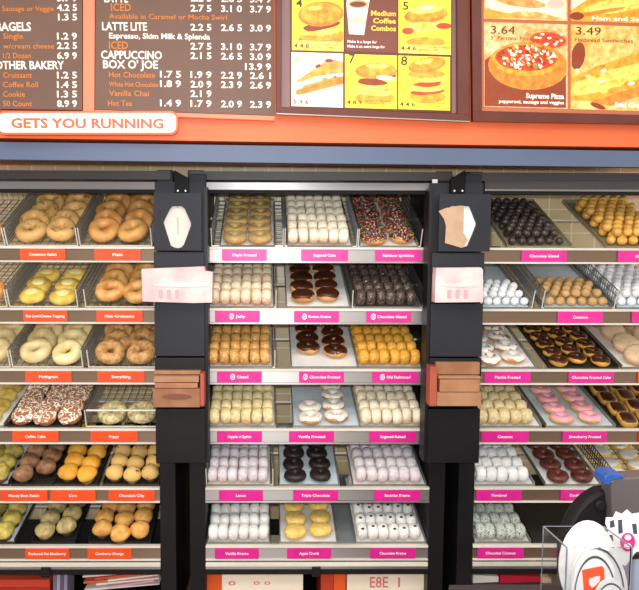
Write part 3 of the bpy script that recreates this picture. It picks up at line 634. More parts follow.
# -------- C rack
def tlab(kind, what, row): return f"{kind} {what}, {['top', 'second', 'third', 'fourth', 'fifth', 'lowest'][row]} shelf"
CR = 'middle rack'
def XX(a, b, i): return X(a, i), X(b, i)
x0, x1 = XX(211.5, 283, 0); basket(0, x0, x1, 'wire basket of maple frosted donuts on top shelf of middle rack')
pan(0, *XX(219, 275, 0), 'lined tray under the maple frosted donuts, top shelf', PAPER)
dm = fr('maple_donut', DOUGH, rz=0.016); im = [icing_me('frosting', M_MAP, seed=s, rz=.016) for s in range(3)]
shingled('maple_frosted_donut', 'maple frosted ring donut', 'maple frosted basket', 0, *XX(222, 272, 0), 2, 6, dm, pitch=0.073, kids=(('frosting', im),), ang=-5)
x0, x1 = XX(285, 357, 0); basket(0, x0, x1, 'wire basket of sugared cake donuts on top shelf of middle rack')
pan(0, *XX(287, 353, 0), 'lined tray under the sugared cake donuts, top shelf', PAPER)
on_edge('sugared_cake_donut', 'sugared cake donut on edge', 'sugared cake basket', 0, *XX(288, 349, 0), 6, 6, er('sugared_cake_donut', M_SUG, **RNG))
pan(0, *XX(360, 419, 0), 'tray of rainbow sprinkled chocolate donuts, top shelf', PAPER)
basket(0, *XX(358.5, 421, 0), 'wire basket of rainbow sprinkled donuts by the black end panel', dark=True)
ds = fr('d', DOUGH, rz=0.016); isp = [icing_me('sprinkled_icing', M_SPR, seed=s, rz=.016, drip=.35) for s in range(3)]
shingled('rainbow_sprinkle_donut', 'chocolate donut with rainbow sprinkles', 'rainbow sprinkles tray', 0, *XX(361, 418, 0), 2, 6, ds, sc=1.08, pitch=0.073, ang=-4, kids=(('sprinkled_icing', isp),), stag=0.02)

pan(1, *XX(206.5, 274.5, 1), 'tray of jelly donuts packed on edge, second shelf', PAPER); basket(1, *XX(206.2, 276, 1), 'wire basket around the jelly donuts, second shelf of middle rack')
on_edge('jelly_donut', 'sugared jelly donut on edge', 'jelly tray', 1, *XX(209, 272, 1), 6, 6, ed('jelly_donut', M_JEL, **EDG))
pan(1, *XX(286, 351, 1), 'white lined tray of chocolate topped kreme donuts, second shelf', PAPER)
db = fd('d', DOUGH, half=.020); ib = [icing_me('frosting', M_CHI, seed=s, solid=True, half=.020, rad=.046) for s in range(3)]
shingled('boston_kreme_donut', 'boston kreme donut with chocolate top', 'boston kreme tray', 1, *XX(290, 342, 1), 2, 5, db, pitch=0.08, ang=-6, half=.02, v0=0.052, kids=(('frosting', ib),), stag=.012, rad=0.044)
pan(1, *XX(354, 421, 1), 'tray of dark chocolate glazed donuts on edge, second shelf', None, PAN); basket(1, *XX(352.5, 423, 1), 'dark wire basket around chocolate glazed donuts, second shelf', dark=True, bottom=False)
on_edge('chocolate_glazed_donut', 'dark chocolate glazed donut on edge', 'chocolate glazed tray', 1, *XX(356, 416, 1), 6, 6, er('chocolate_glazed_donut', M_CHG, **RNG))

pan(2, *XX(206.5, 273, 2), 'tray of glazed donuts packed on edge, third shelf', PAPER); basket(2, *XX(206.2, 274.8, 2), 'wire basket around the glazed donuts, third shelf of middle rack')
on_edge('glazed_donut', 'honey glazed donut on edge', 'glazed tray', 2, *XX(208, 270, 2), 6, 6, er('glazed_donut', M_GLZ, **RNG))
pan(2, *XX(291, 359, 2), 'white lined half empty tray of chocolate frosted rings, third shelf', PAPER)
dc = fr('d', DOUGH, rz=0.016); ic = [icing_me('frosting', M_CHI, seed=s, rz=.016) for s in range(3)]
shingled('chocolate_frosted_donut', 'chocolate frosted ring donut', 'chocolate frosted tray', 2, *XX(297, 351, 2), 2, 4, dc, pitch=0.08, ang=-7, v0=0.125, kids=(('frosting', ic),), stag=-.03)
pan(2, *XX(357.5, 423, 2), 'tray of golden old fashioned donuts on edge, third shelf', PAPER)
on_edge('old_fashioned_donut', 'golden old fashioned donut on edge', 'old fashioned tray', 2, *XX(359, 420, 2), 6, 6, er('old_fashioned_donut', M_OLD, **RNG))

pan(3, *XX(206.5, 276, 3), 'tray of apple spice donuts on edge, fourth shelf', PAPER)
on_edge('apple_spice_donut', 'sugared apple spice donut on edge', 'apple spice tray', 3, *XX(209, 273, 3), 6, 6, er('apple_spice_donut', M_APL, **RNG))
pan(3, *XX(293, 361, 3), 'bluish lined tray of vanilla frosted donuts, fourth shelf', PAPERB)
dv = fr('d', DOUGH, rz=0.0145); iv = [icing_me('frosting', M_VNI, seed=s, rz=.0145, drip=.45) for s in range(3)]
shingled('vanilla_frosted_donut', 'vanilla frosted ring donut', 'vanilla frosted tray', 3, *XX(298, 350, 3), 2, 5, dv, pitch=0.08, ang=-8, half=.0145, kids=(('frosting', iv),), skip=((2, 0), (3, 0)), stag=0.012)
pan(3, *XX(359.5, 426, 3), 'tray of sugared raised donuts on edge, fourth shelf', PAPER)
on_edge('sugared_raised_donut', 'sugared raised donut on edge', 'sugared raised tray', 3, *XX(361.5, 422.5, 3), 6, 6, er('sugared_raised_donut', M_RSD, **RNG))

pan(4, *XX(206.5, 271, 4), 'tray of powdered lemon donuts on edge, fifth shelf', PAPER); basket(4, *XX(206.2, 272.8, 4), 'wire basket around the lemon donuts, fifth shelf')
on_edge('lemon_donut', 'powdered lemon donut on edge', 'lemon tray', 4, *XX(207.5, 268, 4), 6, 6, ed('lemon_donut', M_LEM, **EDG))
pan(4, *XX(279, 340, 4), 'white lined tray of black triple chocolate donuts, fifth shelf', PAPERB)
shingled('triple_chocolate_donut', 'nearly black triple chocolate donut', 'triple chocolate tray', 4, *XX(282, 334, 4), 2, 5, fr('triple_chocolate_donut', M_TRI, rz=0.0165, Rr=.027), pitch=0.076, ang=-6, jit=1.6)
pan(4, *XX(353, 427, 4), 'tray of powdered bavarian donuts on edge, fifth shelf', PAPER)
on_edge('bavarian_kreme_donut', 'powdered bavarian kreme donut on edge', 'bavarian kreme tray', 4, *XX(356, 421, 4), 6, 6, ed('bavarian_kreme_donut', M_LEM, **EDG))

pan(5, *XX(206.5, 270, 5), 'tray of white powdered vanilla kreme donuts, lowest shelf', PAPER)
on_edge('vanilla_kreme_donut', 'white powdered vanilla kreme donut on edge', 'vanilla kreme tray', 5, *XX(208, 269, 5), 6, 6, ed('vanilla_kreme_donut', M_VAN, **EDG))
pan(5, *XX(279.5, 338, 5), 'white lined tray of yellow crumb donuts, lowest shelf', PAPER)
shingled('apple_crumb_donut', 'yellow apple crumb donut', 'apple crumb tray', 5, *XX(283, 335, 5), 2, 5, fd('apple_crumb_donut', M_CRM, half=.019), pitch=0.08, ang=-10, half=.019, stag=0.01)
pan(5, *XX(338.4, 355.5, 5), 'narrow grey empty tray between crumb and chocolate kreme donuts', None, mat('grey_pan', (120, 126, 128), None, rough=.5))
pan(5, *XX(356, 427, 5), 'tray of powdered chocolate kreme donuts with dark dots', PAPER)
ek = ed('chocolate_kreme_donut', M_VAN, **EDG)
def dot_me():
    m0 = ball_me('filling', M_DOT, 0.0060, 2)
    for v in m0.vertices: v.co = Vector((v.co.x, v.co.y - 0.018, v.co.z + 0.0425))
    return m0
dt = dot_me()
on_edge('chocolate_kreme_donut', 'powdered donut with chocolate filling dot', 'chocolate kreme tray', 5, *XX(357.5, 420, 5), 6, 6, ek, kids=(('filling', [dt] * 3),), jit=.7)

# -------- R rack
pan(0, *XX(508, 573.5, 0), 'thin tray heaped with dark chocolate donut holes, top shelf', None, mat('clear_tray', (150, 140, 110), None, rough=.3))
hc = [ball_me('hole', M_HCH, seed=s) for s in range(3)]
heap('chocolate_donut_hole', 'dark chocolate donut hole', 'top shelf', 0, *XX(510, 566, 0), 0.004, 0.415, hc, 2)
pan(0, *XX(607, 676, 0), 'thin tray heaped with golden glazed donut holes, top shelf', None, MATS['clear_tray'])
hg = [ball_me('hole', M_HGL, seed=s + 4, rad=.019) for s in range(3)]
heap('glazed_donut_hole', 'golden glazed donut hole', 'top shelf', 0, *XX(609, 674, 0), 0.004, 0.42, hg, 2, r=.0195)
x0, x1 = XX(475, 533, 1); pan(1, x0, x1 - .004, 'blue lined tray of powdered donut holes beside the bag dispenser', PAPERB); basket(1, x0, x1, 'wire basket of powdered donut holes beside the bag dispenser')
hp = [ball_me('hole', M_HPW, seed=s + 8) for s in range(3)]
heap('powdered_donut_hole', 'powdered donut hole', 'basket by bag dispenser', 1, x0 + .006, x1 - .008, 0.004, 0.20, hp, 2)
basket(1, *XX(543, 615.5, 1), 'wire basket half full of cinnamon donut holes, second shelf'); pan(1, *XX(545, 613.5, 1), 'blue lined tray under the cinnamon donut holes, second shelf', PAPERB)
hn = [ball_me('hole', M_HCN, seed=s + 12, rad=.0180) for s in range(3)]
heap('cinnamon_donut_hole', 'brown cinnamon donut hole', 'half full basket', 1, *XX(547, 611, 1), 0.004, 0.19, hn, 2, r=.0185)
pan(1, *XX(617.5, 684, 1), 'tray heaped with white powdered donut holes, second shelf', PAPERB)
heap('powdered_donut_hole', 'snow white donut hole', 'heaped tray', 1, *XX(619, 682, 1), 0.004, 0.42, hp, 2, r=.0180)
pan(2, *XX(475, 538, 2), 'white lined tray of marble frosted donuts, third shelf', PAPER)
dmb = fr('d', DOUGH, rz=.0145); imb = [icing_me('frosting', M_MRB, seed=s, rz=.0145, drip=.4) for s in range(3)]
shingled('marble_frosted_donut', 'marble frosted white and brown ring donut', 'marble frosted tray', 2, *XX(478, 531, 2), 2, 5, dmb, pitch=0.085, ang=-6, half=.0145, kids=(('frosting', imb),), stag=0.02)
pan(2, *XX(550, 620, 2), 'tray of chocolate frosted cake donuts, third shelf', None, PAND)
dcc = fr('d', mat('cake_dough', (224, 170, 72), (206, 146, 52), 25, 0.6), Rr=.023, rz=.0135, rx=.0140); icc = [icing_me('frosting', M_CHI, seed=s, Rr=.023, rx=.0140, rz=.0135, lo0=.45) for s in range(3)]
shingled('chocolate_cake_donut', 'small chocolate frosted cake donut', 'chocolate frosted cake tray', 2, *XX(551, 615, 2), 3, 7, dcc, pitch=0.068, ang=-4, rad=.037, half=.0135, kids=(('frosting', icc),), stag=.02)
pan(2, *XX(623, 697, 2), 'tray of pale dusted round donuts, third shelf', PAPER)
shingled('dusted_round_donut', 'pale dusted round donut', 'tray by chocolate frosted cake', 2, *XX(626, 690, 2), 2, 4, fd('dusted_round_donut', two_tone('dust_coat', (226, 200, 164), (226, 158, 84), -0.02, 0.012), half=.022, rad=.052), pitch=.10, ang=20, rad=.053, half=.022, stag=-.03)
pan(3, *XX(475, 543, 3), 'tray of cinnamon sugar donuts on edge, fourth shelf', PAPER)
on_edge('cinnamon_donut', 'cinnamon sugar donut on edge', 'cinnamon tray', 3, *XX(476.5, 533, 3), 5, 6, er('cinnamon_donut', M_CIN, **RNG))
pan(3, *XX(547, 617, 3), 'blue lined tray of pink frosted donuts, fourth shelf', PAPERB)
dst = fr('d', mat('pink_dough', (236, 190, 96), (224, 170, 80), 25, 0.6), rz=.014, Rr=.027, rx=.017); ist = [icing_me('frosting', M_STR, seed=s, rz=.014, Rr=.027, rx=.017) for s in range(3)]
shingled('strawberry_frosted_donut', 'pink strawberry frosted donut', 'strawberry frosted tray', 3, *XX(551, 610, 3), 2, 4, dst, pitch=0.074, ang=-8, rad=.045, half=.014, kids=(('frosting', ist),), stag=.01)
pan(3, *XX(618, 700, 3), 'dark tray of chocolate iced square donuts, fourth shelf', None, PAND)
def square_me(name, m_, hw=.036, h0=-.016, h1=.010, seed=0, dome=0.0):
    pts = []; n = 24; vs = []; fs = []
    prof = [(0.9, h0), (1.0, h0 * .4), (1.0, h1 * .3), (.92, h1 * .8), (.7, h1 + dome), (.3, h1 + dome * 1.3)]
    for q, z in prof:
        for k in range(n):
            t = 2 * math.pi * k / n; c, s = math.cos(t), math.sin(t); d = (abs(c) ** 4 + abs(s) ** 4) ** -.25
            vs.append((hw * q * c * d, hw * q * s * d, z))
    for b in range(len(prof) - 1):
        for k in range(n): fs.append((b * n + k, b * n + (k + 1) % n, (b + 1) * n + (k + 1) % n, (b + 1) * n + k))
    fs.append(tuple(reversed(range(n)))); fs.append(tuple(range((len(prof) - 1) * n, len(prof) * n)))
    return mesh(name, vs, fs, m_, smooth=True)
sq = [square_me('d', mat('square_dough', (214, 164, 78), (196, 140, 58), 25, .6))]; sqi = [square_me('frosting', M_CHI, hw=.031, h0=.005, h1=.012, dome=.002)]
shingled('square_chocolate_donut', 'square donut with chocolate icing', 'dark tray', 3, *XX(620, 686, 3), 3, 5, sq, pitch=.080, ang=14, rad=.036, half=.013, kids=(('frosting', sqi),), spin=False, stag=.02, jit=.6)
pan(4, *XX(475, 536, 4), 'tray of powdered sugar donuts on edge, fifth shelf', PAPER)
on_edge('powdered_donut', 'white powdered donut on edge', 'powdered tray', 4, *XX(476.5, 529, 4), 5, 6, er('powdered_donut', M_POW, **RNG))
pan(4, *XX(546, 603, 4), 'white lined tray of double chocolate donuts, fifth shelf', PAPER)
shingled('double_chocolate_donut', 'reddish double chocolate donut', 'double chocolate tray', 4, *XX(549, 599, 4), 2, 6, fr('double_chocolate_donut', M_DBL, rz=.0165, Rr=.026, rx=.018), pitch=0.074, ang=-6, rad=.044, half=.0165)
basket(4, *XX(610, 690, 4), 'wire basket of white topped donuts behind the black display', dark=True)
dw = fd('d', mat('custard_dough', (230, 190, 84), (214, 168, 64), 25, .6), half=.016); iw = [icing_me('frosting', mat('white_icing', (244, 244, 240), (230, 232, 226), 20, .4), seed=s, solid=True, half=.016, rad=.042, drip=.5) for s in range(3)]
shingled('white_topped_donut', 'white iced round donut', 'basket behind the black display', 4, *XX(612, 690, 4), 3, 5, dw, pitch=.078, ang=-4, half=.016, kids=(('frosting', iw),), stag=-.02, sc=.95)
pan(5, *XX(475, 532, 5), 'tray of coconut coated chocolate donuts, lowest shelf', PAPER)
on_edge('coconut_donut', 'coconut coated chocolate donut on edge', 'chocolate coconut tray', 5, *XX(476, 526, 5), 5, 6, er('coconut_donut', M_COC, **RNG))
pan(5, *XX(534, 610, 5), 'empty dark tray on lowest shelf behind the card holder', None, PAND)

# -------- L rack
def BX_(i, a, b, lab_, **k): return basket(i, X(a, i), X(b, i), lab_, **k)
BG = dict(Rr=.037, rz=.0235, rx=.0235, nu=24, nv=12)
BX_(0, -68, 4, 'nearly empty wire basket at the edge of the top shelf'); BX_(0, 6.5, 77, 'wire basket of raisin bagels, top shelf'); BX_(0, 79.5, 151.5, 'wire basket of plain bagels, top shelf')
def bag(desc, name, where, i, a, b, m_, rows=5, pitch=.088, ang=15, skip=(), n=3, ll=.008):
    shingled(name, desc, where, i, X(a, i), X(b, i), 2, rows, [torus_me(name, m_, seed=s + i * 3, wob=.07, **BG) for s in range(n)], pitch=pitch, ang=ang, rad=.058, half=.0225, cat='bagel', jit=3.0, lift=ll, skip=skip)
bag('raisin bagel', 'raisin_bagel', 'raisin bagel basket', 0, 11, 74, M_RAI)
bag('golden plain bagel', 'plain_bagel', 'plain bagel basket', 0, 84, 149, M_BAG)
bag('raisin bagel', 'raisin_bagel', 'basket at the end of top shelf', 0, -62, -2, M_RAI, 1)
BX_(1, -64, 6, 'wire basket with one bagel at the edge of the second shelf'); BX_(1, 8.5, 77, 'wire basket of cheese topped buns, second shelf'); BX_(1, 85, 154, 'wire basket of croissant knots, second shelf')
bag('golden plain bagel', 'plain_bagel', 'basket at the end of second shelf', 1, -60, 2, M_BAG, 1)
cb = [disc_me('d', M_CHE, rad=.050, half=.020, seed=s) for s in range(3)]; ci = [icing_me('melted_cheese', M_CHEI, seed=s, solid=True, rad=.030, half=.022, drip=.9) for s in range(3)]
shingled('cheese_topped_bun', 'yellow cheese topped bun', 'cheese bun basket', 1, *XX(13, 76, 1), 2, 3, cb, pitch=0.095, ang=6, rad=.052, half=.02, kids=(('melted_cheese', ci),), cat='bun', jit=2)
bag('ridged golden croissant knot', 'croissant', 'croissant basket', 1, 90, 152, mat('croissant_crust', (236, 190, 116), (206, 140, 70), 30, .4, bump=.4), 5, .088, 18)
BX_(2, -62, 9, 'wire basket of pale bagels at the edge of third shelf'); BX_(2, 11.5, 82, 'wire basket of multigrain bagels, third shelf'); BX_(2, 88, 156, 'wire basket of everything bagels, third shelf')
bag('pale multigrain bagel', 'multigrain_bagel', 'basket at the end of third shelf', 2, -58, 6, M_BAP, 5)
bag('pale multigrain bagel', 'multigrain_bagel', 'multigrain basket', 2, 16, 80, M_BAP, 5)
bag('seeded everything bagel', 'everything_bagel', 'everything basket', 2, 93, 154, M_EVE, 5)
pan(3, *XX(-64, 3, 3), 'tray of flat olive pastries at the edge of fourth shelf', PAPER)
shingled('glazed_flat_pastry', 'flat yellow glazed pastry', 'fourth shelf', 3, *XX(-62, 2, 3), 2, 5, [disc_me('glazed_flat_pastry', mat('pastry_yellow', (224, 206, 110), (176, 140, 60), 26, .4), rad=.048, half=.010, seed=s) for s in range(3)], pitch=.08, ang=10, rad=.05, half=.01, cat='pastry')
pan(3, *XX(6.5, 79, 3), 'dark rimmed tray of drizzled coffee rolls, fourth shelf', None, PAND)
def drizzle():
    m_ = mat('coffee_roll_icing', (170, 116, 78), (250, 244, 232), 62, .35, bump=.4, detail=1); rp = [n for n in m_.node_tree.nodes if n.type == 'VALTORGB'][0].color_ramp
    rp.elements[0].position = .435; rp.elements[1].position = .455; e = rp.elements.new(.535); e.color = rgb((250, 244, 232)); e = rp.elements.new(.555); e.color = rgb((170, 116, 78)); return m_
cr = [disc_me('d', mat('coffee_roll_dough', (172, 112, 70), (140, 84, 50), 30, .5, bump=.4), rad=.046, half=.019, wob=.06, seed=s) for s in range(3)]
cri = [icing_me('drizzled_icing', drizzle(), seed=s, solid=True, rad=.046, half=.019, drip=.6) for s in range(3)]
shingled('coffee_roll', 'brown coffee roll drizzled with white icing', 'coffee cake tray', 3, *XX(8, 78, 3), 3, 6, cr, pitch=.070, ang=17, rad=.045, half=.019, kids=(('drizzled_icing', cri),), cat='pastry', jit=1.5)
BX_(3, 85.5, 156.5, 'nearly empty wire basket holding two seeded bagels, fourth shelf')
shingled('seeded_bagel', 'pale seeded bagel', 'nearly empty basket', 3, *XX(93, 155, 3), 2, 1, [torus_me('seeded_bagel', mat('bagel_seeded', (226, 214, 160), (160, 142, 100), 70, .5, bump=.3), seed=31, wob=.05, **BG)], ang=6, rad=.058, half=.0225, cat='bagel', jit=2, lift=.006)
o = MB().rod((X(87, 3), -0.004, ZR[3] + 0.075), (X(156.5, 3), -0.004, ZR[3] + 0.075), 0.0045, 8).build('basket_stop_bar', WIREB); tag(o, 'white bar across the front of the nearly empty basket', 'bar')
def muf(desc, name, where, i, a, b, cols, rows, m_, cup=M_CUP, pitch=.088, stag=.03, rad=.0385, v0=.045, skip=()):
    shingled(name, desc, where, i, X(a, i), X(b, i), cols, rows, [muffin_me(name, m_, cup, rad=rad, seed=s) for s in range(4)], pitch=pitch * .84, ang=8, rad=.02, half=.024, v0=v0 - .018, cat='muffin', jit=1.5, stag=stag, skip=skip)
pan(4, *XX(-60, 8, 4), 'tray of yellow green muffins at the edge of fifth shelf', PAPERB, PAND, rim=.02)
muf('yellow green muffin', 'pistachio_muffin', 'fifth shelf', 4, -50, 7, 3, 3, M_GRN, stag=0)
pan(4, *XX(9.5, 52, 4), 'dark tray of brown bran muffins, fifth shelf', None, PAND, rim=.02)
muf('brown bran muffin', 'bran_muffin', 'bran tray', 4, 11, 51, 2, 5, M_BRA, M_CUPD, stag=.04, pitch=.09)
pan(4, *XX(53, 97, 4), 'dark tray of yellow corn muffins, fifth shelf', None, PAND, rim=.02)
muf('yellow corn muffin', 'corn_muffin', 'corn tray', 4, 55, 97, 2, 5, M_COR, M_CUP, stag=-.02, pitch=.09, v0=.055)
pan(4, *XX(102, 158.5, 4), 'dark tray of chocolate chip muffins, fifth shelf', None, PAND, rim=.02)
muf('chocolate chip muffin', 'chocolate_chip_muffin', 'chip tray', 4, 104, 158, 3, 5, M_CHP, stag=-.012, pitch=.09, rad=.0345)
pan(5, *XX(-58, 14, 5), 'blue lined tray of dull muffins at the edge of lowest shelf', PAPERB, PAND, rim=.02)
muf('dull green muffin', 'blueberry_muffin', 'end of lowest shelf', 5, -50, 13, 3, 3, M_GRN, stag=0, rad=.038)
pan(5, *XX(31, 74, 5), 'black tray of pale blueberry muffins, lowest shelf', None, VOID, rim=.02)
muf('pale blueberry muffin', 'blueberry_muffin', 'blueberry tray', 5, 33, 73, 2, 5, M_BLU, stag=.03, pitch=.092)
pan(5, *XX(88, 150, 5), 'black tray of golden cranberry muffins, lowest shelf', None, VOID, rim=.02)
muf('golden cranberry orange muffin', 'cranberry_muffin', 'cranberry tray', 5, 90, 148, 3, 5, M_CRA, stag=-.02, pitch=.09, v0=.055)

# ------------------------------------------------------------------ shelf tags
TAGS = [('o', 0, 21, 66, 'Cinnamon Raisin'), ('o', 0, 95, 141, 'Plain'), ('o', 1, 24, 68, 'Sun Low/Cheese Topping'), ('o', 1, 97, 143, 'Plain Croissants'), ('o', 2, 26, 72, 'Multigrain'), ('o', 2, 98, 145, 'Everything'),
        ('o', 3, 13, 59, 'Coffee Cake'), ('o', 3, 91, 138, 'Poppy'), ('o', 4, 1, 48, 'Honey Bran Raisin'), ('o', 4, 51, 96, 'Corn'), ('o', 4, 109, 155, 'Chocolate Chip'), ('o', 5, 26, 70, 'Reduced Fat Blueberry'), ('o', 5, 88, 132, 'Cranberry Orange'),
        ('p', 0, 222, 267, 'Maple Frosted'), ('p', 0, 301, 348, 'Sugared Cake'), ('p', 0, 375, 421, 'Rainbow Sprinkles'), ('p', 1, 215, 260, 'Jelly'), ('p', 1, 294, 339, 'Boston Kreme'), ('p', 1, 366, 411, 'Chocolate Glazed'),
        ('p', 2, 217, 262, 'Glazed'), ('p', 2, 299, 344, 'Chocolate Frosted'), ('p', 2, 372, 418, 'Old Fashioned'), ('p', 3, 217, 262, "Apple n'Spice"), ('p', 3, 289, 334, 'Vanilla Frosted'), ('p', 3, 369, 416, 'Sugared Raised'),
        ('p', 4, 219, 263, 'Lemon'), ('p', 4, 293, 338, 'Triple Chocolate'), ('p', 4, 374, 420, 'Bavarian Kreme'), ('p', 5, 215, 259, 'Vanilla Kreme'), ('p', 5, 287, 331, 'Apple Crumb'), ('p', 5, 370, 415, 'Chocolate Kreme'),
        ('p', 0, 521, 566, 'Chocolate Glazed'), ('p', 0, 617, 663, 'Glazed'), ('p', 1, 557, 602, 'Cinnamon'), ('p', 1, 631, 676, 'Powdered'), ('p', 2, 484, 530, 'Marble Frosted'), ('p', 2, 568, 613, 'Chocolate Frosted Cake'), ('o', 2, 637, 682, 'Plain Stick'),
        ('p', 3, 481, 528, 'Cinnamon'), ('p', 3, 562, 606, 'Strawberry Frosted'), ('o', 3, 638, 684, 'Brownie'), ('p', 4, 476, 521, 'Powdered'), ('p', 4, 560, 606, 'Double Chocolate'), ('p', 5, 477, 523, 'Chocolate Coconut')]
ICON = {(1, 215), (1, 294), (1, 366), (2, 217), (2, 299), (2, 372)}
SHN = ['top', 'second', 'third', 'fourth', 'fifth', 'lowest']
for c, i, a, b, s in TAGS:
    xa, xb = X(a, i), X(b, i); zc = ZR[i] - 0.0275; hh = 0.0225
    side = 'end' if a < 160 else 'middle' if a < 440 else 'donut hole'
    t = empty('shelf_tag', ((xa + xb) / 2, -0.005, zc - hh))
    tag(t, f"{'orange' if c == 'o' else 'magenta'} tag reading {s.replace('/', ' ').replace(chr(39), ' ')} on {SHN[i]} shelf rail{'' if c == 'o' else ', ' + side + ' rack'}".lower(), 'shelf tag', 'orange tags' if c == 'o' else 'magenta tags')
    pts = []; r_ = .005
    for cx, cz, aa in ((xb - r_, zc + hh - r_, 0), (xa + r_, zc + hh - r_, 90), (xa + r_, zc - hh + r_, 180), (xb - r_, zc - hh + r_, 270)):
        for k in range(4): q = R(aa + 30 * k); pts.append((cx + r_ * math.cos(q), -0.0095, cz + r_ * math.sin(q)))
    MB().prism(pts, (0, 0.004, 0)).build('tag_plate', ORANGE if c == 'o' else PINK, t)
    wd = min(len(s) * 0.0068 + 0.004, (xb - xa) * .88); xc = (xa + xb) / 2
    if (i, a) in ICON:
        wd = min(wd, (xb - xa) * .68); xc += .012
        q = MB(); n = 14; cx = xc - wd / 2 - .016
        for k in range(n):
            t0, t1 = 2 * math.pi * k / n, 2 * math.pi * (k + 1) / n
            q.add([(cx + ro * math.cos(tt) * .75, -0.0100, zc + ro * math.sin(tt)) for ro, tt in ((.012, t0), (.012, t1), (.008, t1), (.008, t0))], [(0, 1, 2, 3)])
        q.add([(cx - .009, -.01, zc - .009), (cx - .006, -.01, zc - .010), (cx + .009, -.01, zc + .009), (cx + .006, -.01, zc + .010)], [(0, 1, 2, 3)])
        q.build('emblem', WHITE, t)
    letter(s, Vector((xc, -0.0101, zc)), wd, 0.0105, WHITE, t, bold=.02)

# ------------------------------------------------------------------ dispenser towers
TISS = mat('tissue', (232, 216, 208), (222, 202, 192), 14, .7); TIBR = mat('brown_tissue', (200, 168, 138), (188, 154, 124), 14, .7)
BAGP = mat('pink_white_bag', (236, 212, 208), (226, 176, 180), 12, .6, sharp=None); BAGB = mat('brown_bag', (172, 122, 88), (150, 100, 70), 12, .6); BAGR = mat('bag_red_print', (176, 84, 62), (160, 72, 54), 12, .6)
def tower(lefty):
    YF = -0.10
    if lefty: xs = (154.5, 204.5); tag_ = 'beside the bagel rack'
    else: xs = (430.5, 482.5); tag_ = 'beside the donut hole rack'
    x0, x1 = P(xs[0], 330, YF).x, P(xs[1], 330, YF).x
    zt = P(180, 181, YF).z; z1 = P(180, 251, YF).z; z2 = P(180, 357, YF).z; z3 = P(180, 463, YF).z
    t = empty('bag_dispenser', ((x0 + x1) / 2, -0.05, z3)); tag(t, f'charcoal dispenser tower of tissues and bags {tag_}', 'dispenser')
    # face plate with a six sided opening
    hx = (163.5, 191.5) if lefty else (439, 476.5)
    if lefty: hexp = [(171, 206), (183.5, 206), (191.5, 224), (183, 247), (176.5, 248.5), (170.5, 246), (163, 222)]
    else: hexp = [(448, 206), (470, 206), (477, 224), (468, 246), (462, 248), (455, 246), (445, 224)]
    H = [P(x, y, YF - .012) for x, y in hexp]
    fp0, fp1 = (P(155, 330, YF - .012).x, P(202, 330, YF - .012).x) if lefty else (P(436.5, 330, YF - .012).x, P(487.5, 330, YF - .012).x)
    zt2 = P(180, 193, YF - .012).z
    rect = lambda ang, c: None
    cen = sum(H, Vector()) / len(H); n = 32; outer = []; inner = []
    for k in range(n):
        a = 2 * math.pi * k / n + .01; d = Vector((math.cos(a), 0, math.sin(a)))
        ts = []
        if d.x > 1e-6: ts.append((fp1 - cen.x) / d.x)
        if d.x < -1e-6: ts.append((fp0 - cen.x) / d.x)
        if d.z > 1e-6: ts.append((zt2 - cen.z) / d.z)
        if d.z < -1e-6: ts.append((z1 + .002 - cen.z) / d.z)
        outer.append(cen + d * min(ts))
        best = 1e9
        for j in range(len(H)):
            p, q = H[j], H[(j + 1) % len(H)]; e = q - p; den = d.x * e.z - d.z * e.x
            if abs(den) < 1e-9: continue
            tt = ((p.x - cen.x) * e.z - (p.z - cen.z) * e.x) / den; uu = ((p.x - cen.x) * d.z - (p.z - cen.z) * d.x) / den
            if tt > 0 and -1e-6 <= uu <= 1 + 1e-6: best = min(best, tt)
        inner.append(cen + d * best)
    for cx, cz in ((fp0, zt2), (fp1, zt2), (fp0, z1 + .002), (fp1, z1 + .002)):
        k = min(range(n), key=lambda j: (outer[j] - Vector((cx, cen.y, cz))).length); outer[k] = Vector((cx, cen.y, cz))
    mb = MB(); B = Vector((0, .010, 0)); vs = outer + inner + [p + B for p in outer] + [p + B for p in inner]; fs = []
    for k in range(n):
        j = (k + 1) % n; fs += [(k, j, n + j, n + k), (2 * n + k, 3 * n + k, 3 * n + j, 2 * n + j), (k, 2 * n + k, 2 * n + j, j), (n + k, n + j, 3 * n + j, 3 * n + k)]
    mb.add(vs, fs).build('face_plate', CHAR, t)
    MB().box((x0, YF + .035, z1), (x1, -.012, zt)).build('tissue_housing', CHAR, t)
    if lefty:
        mb = MB(); mb.prism([p + Vector((0, .013, 0)) for p in H], (0, .004, 0)); mb.build('tissue_stack', TISS, t)
        c1 = P(178, 213, YF); c2 = P(178, 239, YF)
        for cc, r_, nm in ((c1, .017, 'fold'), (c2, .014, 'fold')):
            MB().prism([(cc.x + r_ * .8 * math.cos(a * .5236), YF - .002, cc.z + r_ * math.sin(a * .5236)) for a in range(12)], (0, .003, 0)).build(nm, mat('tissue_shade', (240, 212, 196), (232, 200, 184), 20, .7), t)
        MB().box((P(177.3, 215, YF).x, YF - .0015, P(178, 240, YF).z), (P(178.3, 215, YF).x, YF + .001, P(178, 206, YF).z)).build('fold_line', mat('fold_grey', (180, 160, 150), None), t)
    else:
        mb = MB(); mb.prism([p + Vector((0, .013, 0)) for p in H], (0, .004, 0)); mb.build('tissue_stack', mat('bright_tissue', (250, 250, 248), None, rough=.6), t)
        pts = [(438.5, 211), (446, 208), (460, 205.5), (464, 206), (463.5, 233), (468, 240), (462, 248), (445, 243), (446, 226), (444, 219)]
        mb = MB(); mb.prism([P(x, y, YF - .020 + .004 * math.sin(k)) for k, (x, y) in enumerate(pts)], (0, .002, 0)); mb.build('brown_sheet', TIBR, t)
